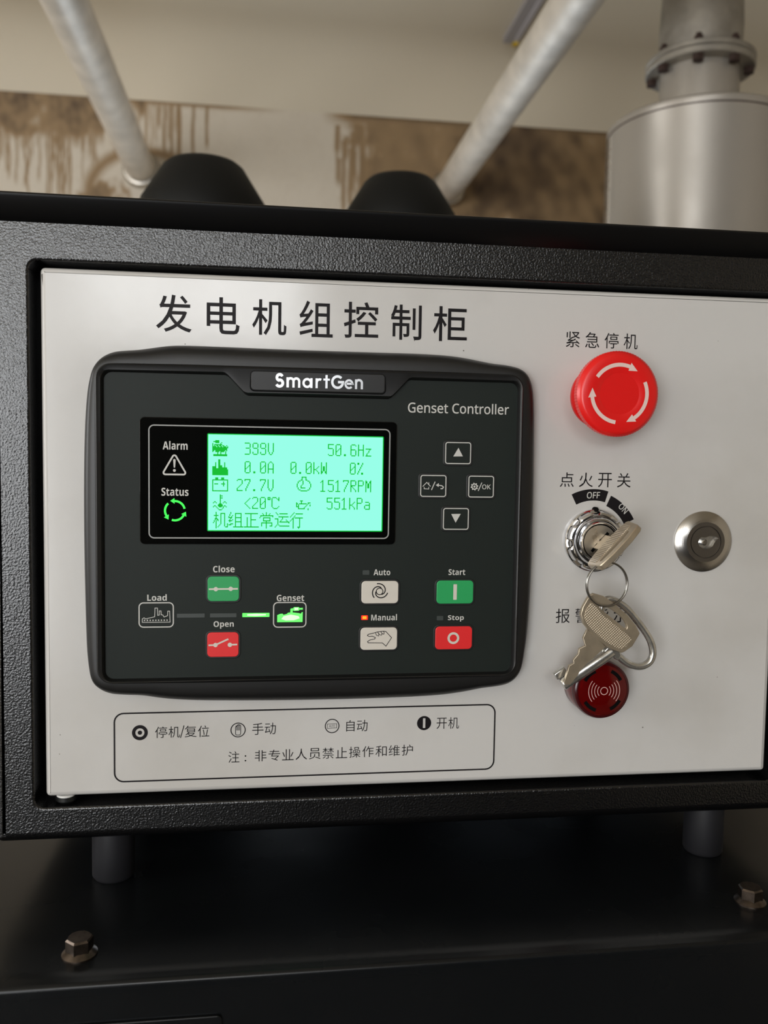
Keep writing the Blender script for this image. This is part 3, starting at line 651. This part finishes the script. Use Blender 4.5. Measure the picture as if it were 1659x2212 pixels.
B, y = arrow_key('confirm_button', 198.1, 144.5)
def f(mb):
    P = lambda a, b: (198.1 + (a - 992) / 24.9, 144.5 - (b - 1170) / 24.9)
    c = P(912, 1170); g = []
    for i in range(32):
        k = i % 4; rr = 1.42 if k in (1, 2) else 1.85
        if k in (0, 3): rr = 1.85 if True else rr
        a = 2 * PI * (i + .5) / 32; rr = 1.85 if (i // 2) % 2 == 0 else 1.42; g.append((c[0] + rr * math.cos(a), c[1] + rr * math.sin(a)))
    mb.poly(g, y, 0, [circle(c[0], c[1], .95, 20)]); mb.disc(c[0], c[1], .5, y)
    mb.stroke([P(958, 1220), P(1000, 1122)], .42, y); a = P(1004, 1200); b = P(1108, 1144); text(mb, 'OK', a[0], b[0], a[1], b[1], y, .012)
sym(f, 'button_symbol', B, 'white')
# indicators
mb = MB().stroke(rrect(41.2, 56.3, 79.2, 90.3, 1.9, 6), .5, PY, closed=True)
P7 = lambda x, z: (40.95 + (x - 75) / 19.3, 90.6 - (z - 398) / 19.3)
mb.stroke([P7(*q) for q in [(107, 575), (107, 545), (122, 535), (135, 545), (212, 527), (215, 450), (236, 450), (238, 515), (252, 512), (252, 475), (266, 475), (268, 510), (282, 512), (292, 530), (322, 518), (324, 478), (340, 478), (344, 575)]], .28, PY, closed=True)
for i in range(9): mb.poly(rrect(P7(126 + i * 24, 0)[0] - .28, P7(126 + i * 24, 0)[0] + .28, P7(0, 558)[1] - .3, P7(0, 558)[1] + .3, .05, 1), PY)
mb.build('load_symbol', 'white', gc)
MB().stroke(rrect(101.5, 116.4, 78.5, 90.0, 1.9, 6), .5, PY, closed=True).build('genset_border', 'white', gc)
Pg = lambda x, z: (101.4 + (x - 1222) / 18.8, 90.1 - (z - 398) / 18.8)
mb = MB(); mb.poly([Pg(*q) for q in [(1256, 572), (1256, 510), (1280, 500), (1300, 498), (1310, 508), (1340, 500), (1348, 490), (1368, 488), (1370, 455), (1395, 450), (1398, 442), (1442, 442), (1446, 450), (1476, 448), (1476, 464), (1446, 464), (1442, 472), (1400, 474), (1390, 466), (1388, 488), (1440, 494), (1460, 500), (1468, 486), (1476, 486), (1474, 572)]], PY)
gs = mb.build('genset_symbol', 'led_green', gc)
mb = MB(); mb.poly([Pg(*q) for q in [(1290, 545), (1310, 520), (1372, 506), (1440, 520), (1450, 540), (1400, 556), (1330, 558)]], PY - .02).poly([Pg(*q) for q in [(1404, 446), (1438, 446), (1436, 466), (1404, 468)]], PY - .02); mb.build('symbol_glow_core', 'led_core', gs)
for x0, x1, m_ in ((57.9, 70.3, 'led_off'), (72.7, 84.6, 'led_off'), (87.3, 99.6, 'led_green')):
    L1 = MB().slab(rrect(x0, x1, 83.4, 85.2, .15, 2), YF_ + .1, YF_ - .12).build('indicator_bar', m_, gc)
    if m_ == 'led_green': MB().poly([(89.5, 84.0), (93.5, 83.8), (98, 84.1), (98, 84.7), (93.5, 84.9), (89.5, 84.7)], YF_ - .14).build('bar_core', 'led_core', L1)
for x0, z0_, m_ in ((142.6, 102.8, 'led_off'), (142.2, 81.5, 'led_red'), (178.2, 80.9, 'led_off')):
    L1 = MB().slab(rrect(x0, x0 + 3.1, z0_, z0_ + 2.1, .3, 3), YF_ + .1, YF_ - .15).build('indicator_lamp', m_, gc)
    if m_ == 'led_red': MB().poly(rrect(x0 + .6, x0 + 2.5, z0_ + .4, z0_ + 1.75, .3, 3), YF_ - .17).build('lamp_core', 'led_orange', L1)

# ------------------------------------------------------------------ emergency stop
EX, EZ = 258.4, 188.5
es = thing('emergency_stop_button', 'round red mushroom push button with three white arrows on white door', 'button', (EX, 0, EZ))
prof = [(11.8, -9), (12.6, -13), (16.6, -16.6), (19.1, -17.9)]
mb = MB(); N = 180
rs = [[(EX + r * math.cos(2 * PI * i / N), y, EZ + r * math.sin(2 * PI * i / N)) for i in range(N)] for r, y in prof]
for y in (-18.3, -21.9): rs.append([(EX + (19.75 if i % 2 else 19.55) * math.cos(2 * PI * i / N), y, EZ + (19.75 if i % 2 else 19.55) * math.sin(2 * PI * i / N)) for i in range(N)])
for r, y in ((19.3, -22.3), (18.9, -22.9), (18.2, -23.6), (17.2, -24.0), (10.0, -24.0), (9.6, -23.86), (9.2, -23.86)): rs.append([(EX + r * math.cos(2 * PI * i / N), y, EZ + r * math.sin(2 * PI * i / N)) for i in range(N)])
mb.rings(rs, cap1=True, cap0=True); head = mb.build('mushroom_head', 'stop_red', es, 25)
for a0, a1 in ((146, 70), (25, -56), (-97, -172)):
    mb = MB(); ya = -24.06; mb.arc(EX, EZ, 13.2, a0, a1, 1.75, ya); t = math.radians(a1); dirn = Vector((math.sin(t), -math.cos(t))); nd = Vector((math.cos(t), math.sin(t))); p = Vector((EX, EZ)) + nd * 13.2
    mb.poly([tuple(p + nd * 1.95), tuple(p + dirn * 4.2 - nd * .55), tuple(p - nd * 1.95)], ya); mb.build('arrow', 'arrow', head)
MB().lathe([(15.0, 0), (15.0, -1.6), (12.2, -2.2), (12.2, -9.5)], EX, EZ, 64, cap0=True, cap1=True).build('collar', 'stop_red', es, 40)

# ------------------------------------------------------------------ ignition key switch
sw = thing('ignition_switch', 'round chrome key switch below the OFF and ON marks', 'switch', (KX, 0, KZ))
mb = MB(); n = 96
def notch(r, y, d=0.0):
    return [(KX + (r - (d if (i // 4) % 3 == 0 else 0)) * math.cos(2 * PI * i / n), y, KZ + (r - (d if (i // 4) % 3 == 0 else 0)) * math.sin(2 * PI * i / n)) for i in range(n)]
mb.rings([notch(15.3, 0), notch(15.3, -2.2), notch(14.9, -2.6), notch(14.6, -2.9, .9), notch(14.2, -5.6, .9), notch(13.2, -6.2, .4), notch(12.6, -6.2)], cap0=True)
mb.lathe([(12.6, -6.2), (12.3, -5.7), (12.0, -6.2), (11.8, -7.8), (11.2, -8.6), (10.4, -8.8), (10.1, -8.2), (9.9, -8.9), (9.4, -9.3), (8.9, -9.3), (8.65, -8.9), (8.6, -6.5)], KX, KZ, n); mb.build('bezel_ring', 'chrome', sw, 38)
MB().lathe([(8.6, -6.6), (8.3, -6.6), (8.3, -6.65)], KX, KZ, 64, cap1=True).build('gap_ring', 'dark', sw)
a_ = math.radians(47); sdir = Vector((math.cos(a_), math.sin(a_))); ndir = Vector((-math.sin(a_), math.cos(a_)))
def loc(s, t): p = Vector((KX, KZ)) + sdir * s + ndir * t; return (p.x, p.y)
mb = MB(); slot = [loc(*q) for q in [(-6.2, -.9), (-6.2, .5), (-1.8, .9), (-.8, .35), (.8, 1.1), (2.0, .8), (6.0, .9), (6.0, -.7), (2.2, -.8), (1.0, -.3), (-.8, -1.0), (-2, -.8)]]
mb.poly(circle(KX, KZ, 8.15, 64), -8.6, 0, [slot]); mb.rings([[(p[0], y, p[1]) for p in circle(KX, KZ, 8.15, 64)] for y in (-6.5, -8.6)]); mb.rings([[(p[0], y, p[1]) for p in slot] for y in (-6.9, -8.6)], mi=1); mb.poly(slot, -6.9, 1)
mb.build('lock_core', ['satin', 'dark'], sw, 40)
MB().lathe([(1.3, 0), (1.3, -2.4), (.9, -3.2)], KX, KZ + 15.2, 20, cap1=True).build('index_stud', 'dark', sw, 40)
# ignition key standing in the switch: bow plane holds the slot direction and the outward direction
ik = thing('ignition_key', 'nickel key standing in the chrome switch with a key ring through its bow', 'key', (KX, -9, KZ))
KS = 0.0
def kp(s, y, t): p = loc(s, t); return (p[0], y + KS, p[1])
def keyplate(outline, hole, th, name, m_, bevel=.25):
    mb = MB(); h = th / 2
    for sgn in (-1, 1):
        k = len(mb.v); loops = [[Vector((q[0], q[1], 0)) for q in offset(outline, -bevel)]] + ([[Vector((q[0], q[1], 0)) for q in hole]] if hole else [])
        for l in loops: mb.v += [kp(q.x, q.y, sgn * h) for q in l]
        for t in tessellate_polygon(loops): mb.f.append([k + i for i in t]); mb.mi.append(0)
    mb.rings([[kp(q[0], q[1], t) for q in offset(outline, -b)] for t, b in ((-h, bevel), (-h + bevel, 0), (h - bevel, 0), (h, bevel))])
    if hole: mb.rings([[kp(q[0], q[1], t) for q in hole] for t in (-h, h)])
    return mb.build(name, m_, ik, 40)
# bow in (along the slot, depth)
KS = -2.6
bow = [(-13.4, -16.6), (-8.5, -15.0), (-3, -14.3), (3, -14.3), (8.5, -15.0), (13.4, -16.6), (14.2, -18.2), (13.2, -29.5), (12.0, -31.0), (5, -32.6), (-5, -32.6), (-12.0, -31.0), (-13.2, -29.5), (-14.2, -18.2)]
hole = [(-10.6, -27.0), (-10.0, -25.9), (8.2, -25.9), (8.8, -27.0), (8.2, -28.2), (3, -29.0), (-3, -29.0), (-10.0, -28.2)]
bo = keyplate(bow, hole, 2.9, 'bow', 'nickel', .35)
pad = [(-12.2, -17.6), (-7, -16.1), (0, -15.5), (7, -16.1), (12.2, -17.6), (11.8, -24.6), (-11.8, -24.6)]
mb = MB()
for sg in (-1, 1):
    k = len(mb.v); mb.v += [kp(q[0], q[1], sg * 1.62) for q in pad]; mb.f.append([k + i for i in range(len(pad))]); mb.mi.append(0)
    mb.rings([[kp(q[0], q[1], sg * t) for q in pad] for t in (1.4, 1.62)])
mb.build('knurled_pad', 'knurl', ik)
KS = 0.0
keyplate([(-4.2, -7.4), (-4.2, -18), (4.2, -18), (4.2, -7.4)], None, 1.3, 'shank', 'nickel', .15)

# ------------------------------------------------------------------ key ring and hanging keys
rc = Vector((253.6, -28.4, 100.9)); ra = math.radians(5); pts = []
for i in range(100):
    t = 2 * PI * 1.9 * i / 99 + 2.0; rr = 10.2; off = (i / 99 - .5) * 1.3
    pts.append(rc + Vector((math.cos(ra), math.sin(ra), 0)) * rr * math.cos(t) + Vector((0, 0, 1)) * rr * math.sin(t) + Vector((-math.sin(ra), math.cos(ra), 0)) * off)
kr = MB().tube([tuple(p) for p in pts], 0.48, 10).build('key_ring', 'ringm', None, 60, origin=tuple(rc))
kr['label'] = 'thin chrome split ring joining the key in the switch to the hanging keys'; kr['category'] = 'key ring'
sk = thing('hanging_key', 'flat nickel key with knurled bow hanging from the ring over the red lamp', 'key', (253, -25, 80))
KY = -26.0
BOW = ([(247.9, 96.4), (252.6, 95.2), (258.4, 91.4), (264.8, 86.0), (269.0, 81.2), (271.0, 77.6), (270.6, 76.6), (267.6, 71.5), (263.8, 68.9), (262.4, 68.4), (259.0, 69.5), (254.9, 71.5), (250.7, 74.8), (246.5, 78.8), (243.5, 82.3), (242.0, 86.8), (242.9, 90.2), (244.8, 93.7), (246.2, 95.6)])
HOLE = smoothline([(251.0, 90.3), (253.9, 90.2), (256.4, 89.2), (261.0, 86.0), (263.6, 83.2), (264.7, 81.2), (264.5, 79.7), (263.8, 79.7), (260.7, 82.2), (256.5, 85.4), (252.7, 88.2), (251.2, 89.5)], 1)
b1 = MB().slab(BOW, KY + 1.1, KY - 1.1, .3, 0, [HOLE]).build('bow', 'nickel', sk, 40)
BL = [(245.4, 79.6), (243.6, 75.6), (244.9, 71.9), (241.9, 70.5), (241.6, 68.1), (239.3, 65.4), (239.5, 63.8), (237.3, 62.6), (236.6, 59.9), (235.1, 55.2), (235.6, 53.8), (238.0, 53.9), (239.2, 55.1), (240.7, 57.0), (241.9, 58.5), (242.3, 59.8), (245.4, 63.3), (247.8, 65.2), (251.0, 68.0), (254.6, 71.3), (251.0, 75.0)]
MB().slab(BL, KY + .8, KY - .8, .15).build('blade', 'nickel', sk, 40)
PAD = [(246.6, 92.2), (244.2, 88.6), (243.6, 85.6), (245.0, 82.4), (247.8, 79.4), (251.6, 76.0), (255.6, 73.0), (259.6, 71.0), (262.2, 70.2), (264.4, 71.4), (267.4, 74.6), (264.2, 77.6), (260.0, 80.8), (255.6, 84.2), (251.8, 87.0), (249.4, 90.2)]
MB().slab(PAD, KY - 1.0, KY - 1.35, .1).build('knurled_pad', 'knurl', sk, 40)
# cast lock key behind it: barrel, bit, loop handle
lk = thing('cast_lock_key', 'bright cast metal key with round barrel and curved loop handle hanging behind the flat key', 'key', (262, -20, 75))
LY = -21.4
A = Vector((236.0, LY, 52.6)); Bq = Vector((259.8, LY, 67.9)); d = (Bq - A).normalized()
MB().tube([tuple(A), tuple(A + d * .6), tuple(A + d * 22), tuple(Bq)], [2.9, 3.2, 3.2, 2.9], 28).build('barrel', 'zinc', lk, 40)
MB().slab([(231.6, 57.7), (236.4, 61.0), (238.4, 58.2), (233.4, 55.0)], LY + 1.6, LY - 1.6, .5).build('bit', 'zinc', lk, 40)
LP = [(254.6, 71.5), (256.6, 68.9), (260.4, 67.6), (263.4, 65.6), (266.0, 63.3), (269.9, 60.9), (274.7, 60.1), (278.7, 61.8), (280.6, 65.3), (280.2, 69.8), (277.9, 75.0), (272.4, 82.0), (267.3, 87.8), (262.4, 91.4), (258.2, 93.0), (255.2, 92.0), (253.8, 88.0), (253.6, 80.0)]
LPs = smoothline(LP, 2)
MB().tube([(p[0], LY, p[1]) for p in LPs], 1.75, 16, closed=True).build('loop_handle', 'zinc', lk, 60)
mb = MB().slab(smoothline([(254.5, 66.5), (257.0, 70.8), (261.5, 70.6), (264.6, 66.6), (262.6, 63.2), (259.6, 66.0)], 2), LY + 1.8, LY - 1.9, .6); mb.build('shoulder', 'zinc', lk, 50)

# ------------------------------------------------------------------ door lock
LX, LZ = 314.7, 117.9
dl = thing('door_lock', 'round steel cam lock without key at right of the white door', 'lock', (LX, 0, LZ))
turn = mat('turned_steel', (190, 186, 180), 0.22, metal=1.0); n_ = turn.node_tree.nodes; L_ = turn.node_tree.links
tc = n_.new('ShaderNodeTexCoord'); ln = n_.new('ShaderNodeVectorMath'); ln.operation = 'LENGTH'; L_.new(tc.outputs['Object'], ln.inputs[0])
cb = n_.new('ShaderNodeCombineXYZ'); L_.new(ln.outputs['Value'], cb.inputs[0]); nt = n_.new('ShaderNodeTexNoise'); nt.inputs['Scale'].default_value = 3500; nt.inputs['Detail'].default_value = 3
L_.new(cb.outputs[0], nt.inputs['Vector']); bpn = n_.new('ShaderNodeBump'); bpn.inputs['Strength'].default_value = .35; bpn.inputs['Distance'].default_value = .0002; L_.new(nt.outputs['Fac'], bpn.inputs['Height']); L_.new(bpn.outputs['Normal'], n_['Principled BSDF'].inputs['Normal'])
MB().lathe([(15.2, 0), (15.2, -.9), (14.7, -1.3), (10.2, -3.4), (9.9, -3.4)], LX, LZ, 80).build('lock_ring', turn, dl, 30)
mb = MB(); mb.lathe([(9.9, -3.4), (8.1, -3.4), (8.05, -2.6), (7.7, -2.6), (7.6, -3.3)], LX, LZ, 64)
sock = smoothline([(LX - 4.4, LZ - 1.4), (LX - 3.2, LZ + 2.6), (LX - .2, LZ + 2.2), (LX + 2.4, LZ + 3.4), (LX + 7.2, LZ + 2.2), (LX + 5.0, LZ + .6), (LX + 3.4, LZ - 2.8), (LX - .2, LZ - 3.8)], 1)
mb.poly(circle(LX, LZ, 7.6, 64), -3.3, 0, [sock]); mb.rings([[(p[0], y, p[1]) for p in sock] for y in (-3.3, -1.2)], mi=0); mb.poly(sock, -1.2, 1)
mb.build('lock_core', ['lockm', 'zinc'], dl, 35)
MB().lathe([(1.5, -1.2), (1.5, -3.0), (1.1, -3.4)], LX - .5, LZ - .2, 24, cap1=True).build('lock_pin', 'chrome', dl, 40)

# ------------------------------------------------------------------ alarm buzzer
BX, BZ = 258.6, 47.4
ab = thing('alarm_buzzer', 'round dark red alarm buzzer with sound wave mark at the bottom of the door', 'buzzer', (BX, 0, BZ))
MB().lathe([(13.8, 0), (14.2, -.8), (14.2, -13.2), (13.6, -14.6), (12.6, -15.2), (3, -15.2), (.02, -15.2)], BX, BZ, 80, cap1=True).build('lens', 'lens_red', ab, 35)
MB().lathe([(14.25, -11.6), (14.26, -13.2), (13.66, -14.66), (12.6, -15.26), (12.3, -15.26)], BX, BZ, 80).build('lens_rim', 'rimm', ab, 35)
mb = MB(); mb.lathe([(12.2, -.3), (12.2, -11.2), (9.5, -12.4)], BX, BZ, 64, cap0=True, cap1=True); mb.build('sounder', 'buzz_in', ab, 40)
for a0, a1 in ((112, 152), (28, 66), (-148, -108), (-66, -30)):
    MB().arc(BX, BZ, 10.1, a0, a1, 1.7, -15.28, 10).build('sound_slot', 'dark', ab)
mb = MB(); yb = -15.3; wx, wz = BX + .8, BZ - .3; mb.ring(wx, wz, 1.6, 1.95, yb)
for r in (3.3, 4.8, 6.3, 7.8):
    hw = 42 if r < 4 else 40
    mb.arc(wx, wz, r, 180 - hw, 180 + hw, .32, yb); mb.arc(wx, wz, r, -hw, hw, .32, yb)
mb.build('wave_symbol', 'wave', ab)

# ------------------------------------------------------------------ machine base under the cabinet
gb = thing('generator_base', 'satin black sheet metal machine base under the control cabinet', 'machine base', (176, 100, -1250))
prof = [(640, -50), (-57, -50), (-60, -50.15), (-62.2, -50.5), (-63.6, -51.0)] + [(-63.8 - 2.2 * math.sin(a), -53.2 + 2.2 * math.cos(a)) for a in [PI / 2 * k / 6 for k in range(1, 7)]] + [(-66, -56.0), (-65.5, -56.4), (-65.5, -1250), (640, -1250)]
mb = MB(); mb.rings([[(x, y, z) for y, z in prof] for x in (-420, 900)], cap0=True, cap1=True); mb.build('body', 'base', gb, 50)
MB().slab(rrect(-380, 81.5, -700, -67.4, 2, 4), -65.4, -66.9, .5).build('access_panel', 'base', gb, 40)
bolt0 = None
for bx, by_ in ((22.3, -46.5), (326.5, -36.5)):
    if bolt0 is None:
        mb = MB(); mb.lathez([(7.2, -50), (7.2, -49.3), (6.6, -48.8), (5.0, -47.6)], bx, by_, 32, cap0=True)
        hx = [[(bx + r * math.cos(2 * PI * (i + .3) / 6), by_ + r * math.sin(2 * PI * (i + .3) / 6), z) for i in range(6)] for r, z in ((5.6, -48.4), (5.6, -43.4), (4.9, -42.6))]
        mb.rings(hx); mb.lathez([(4.6, -42.6), (4.3, -42.7)], bx, by_, 24, cap1=True)
        mb.add(*(lambda vs, fs: (vs, fs))([(p[0], p[1], p[2]) for p in hx[-1]], [(0, 1, 2, 3, 4, 5)]))
        bolt0 = mb.build('bolt', 'bolt', gb, 30); b00 = (bx, by_)
    else:
        o = bolt0.copy(); C.objects.link(o); o.location = ((bx - b00[0]) / 1000, (by_ - b00[1]) / 1000, 0)

# ------------------------------------------------------------------ things behind the cabinet
def pipe(cx, cz, label):
    t = thing('steel_pipe', label, 'pipe', (cx, YB, cz), 'pipes along the ceiling')
    MB().lathe([(25.5, YB), (25.5, 900), (25.5, 500), (25.5, 0), (25.5, -700), (25.5, YF)], cx, cz, 48, cap0=True, cap1=True).build('pipe_run', 'steel', t, 40)
    MB().lathe([(26.2, YB - 16), (30.0, YB - 15), (32.5, YB - 8), (33, YB + 1)], cx, cz, 48).build('wall_collar', 'satin', t, 40)
    MB().lathe([(25.4, YB - 13.5), (30.5, YB - 13.3)], cx, cz, 48).build('collar_gap', 'dark', t, 40)
pipe(-128, 655, 'left of two bright steel pipes, meeting the stained wall beside dripping marks')
pipe(425, 651, 'right of two bright steel pipes, ending behind the right black cap')
def air_filter(cx, cy, zt, s, label):
    t = thing('air_filter', label, 'air filter', (cx, cy, -50), 'black air filters behind the cabinet')
    MB().lathez([(57 * s, zt - 62), (58 * s, zt - 52), (55 * s, zt - 36), (36 * s, zt - 6), (31 * s, zt - 2), (24 * s, zt), (1, zt + 1.5)], cx, cy, 64, cap0=True, cap1=True).build('cap', 'cap', t, 50)
    MB().lathez([(50 * s, -50), (50 * s, zt - 62)], cx, cy, 48, cap0=True, cap1=True).build('canister', 'cap', t, 50)
air_filter(39.5, 400, 417, 1.0, 'larger black rounded filter cap nearer the left steel pipe')
air_filter(224, 440, 426, 0.98, 'smaller black rounded filter cap in front of the right steel pipe')
# exhaust silencer
SX, SY = 578, 540
es2 = thing('exhaust_silencer', 'large silver exhaust silencer drum with flanged pipe at upper right', 'silencer', (SX, SY, -50))
MB().lathez([(97, 150), (98, 156), (98, 524), (99.2, 526), (99.2, 531), (97, 533), (40, 541)], SX, SY, 96, cap0=True, cap1=True).build('drum', 'silpaint', es2, 40)
MB().lathez([(98.1, 523.5), (98.6, 524.8), (98.1, 526)], SX, SY, 96).build('rim_groove', 'rust', es2, 40)
bandr = lambda z: [[(SX + r * math.cos(math.radians(157 + 17 * k / 6)), SY + r * math.sin(math.radians(157 + 17 * k / 6)), z) for k in range(7)] for r in (98, 99.6)]
b0, b1 = bandr(152), bandr(521)
MB().rings([b0[0] + b0[1][::-1], b1[0] + b1[1][::-1]], cap0=True, cap1=True).build('seam_glint_band', 'satin', es2, 40)  # seam strip in brighter metal, stands in for the reflection along the drum's edge
MB().lathez([(43, 538), (43, 600)], SX, SY, 64).build('neck_pipe', 'silpaint', es2, 40)
MB().lathez([(43, 592), (58, 592), (59, 593), (59, 598.5), (58, 599.2), (44, 599.2)], SX, SY, 80).build('flange', 'flangem', es2, 35)
MB().lathez([(44, 599.8), (58, 599.8), (59, 600.6), (59, 605), (58, 606), (44, 606)], SX, SY, 80).build('flange', 'flangem', es2, 35)
MB().lathez([(43.5, 605), (44.5, 612), (45, 640), (44, 664), (43, 690), (43, 864)], SX, SY, 64).build('upper_pipe', 'flangem', es2, 40)
MB().lathez([(50, -50), (50, 152)], SX, SY, 48, cap0=True).build('inlet_pipe', 'silpaint', es2, 40)
fb0 = None
for i in range(8):
    a = 2 * PI * (i + .35) / 8; bx, by_ = SX + 51.5 * math.cos(a), SY + 51.5 * math.sin(a)
    if fb0 is None:
        mb = MB(); mb.rings([[(bx + 6.2 * math.cos(PI / 3 * k), by_ + 6.2 * math.sin(PI / 3 * k), z) for k in range(6)] for z in (585.5, 592.3)], cap0=True, cap1=True)
        mb.lathez([(3.2, 592), (3.2, 614)], bx, by_, 12, cap1=True); mb.rings([[(bx + 5.4 * math.cos(PI / 3 * k), by_ + 5.4 * math.sin(PI / 3 * k), z) for k in range(6)] for z in (605.8, 610.5)], cap1=True)
        fb0 = mb.build('flange_bolt', 'rust', es2, 30); f00 = (bx, by_)
    else:
        o = fb0.copy(); C.objects.link(o); o.location = ((bx - f00[0]) / 1000, (by_ - f00[1]) / 1000, 0)
# cable duct on the ceiling
cd = thing('cable_duct', 'narrow pale plastic cable duct fixed to the ceiling beside the right pipe', 'cable duct', (500, 300, 865))
def cz_(y): return ZT
def strip(x0, x1, drop0, drop1, y_end):
    ys = [-600, y_end]
    return MB().rings([[(x0, y, cz_(y) - drop0), (x1, y, cz_(y) - drop0), (x1, y, cz_(y) - drop1), (x0, y, cz_(y) - drop1)] for y in ys], cap0=True, cap1=True)
strip(487, 513, 0.3, 10, 1057).build('duct_body', 'duct', cd); strip(503, 509, 10, 12, 1055).build('duct_cover', 'duct2', cd)
MB().box(503, 511, 1046, 1057, cz_(1074) - 15, cz_(1074) - 8).build('end_clip', 'yellow', cd)
for o in bpy.data.objects:
    if '_o' in o: del o['_o']
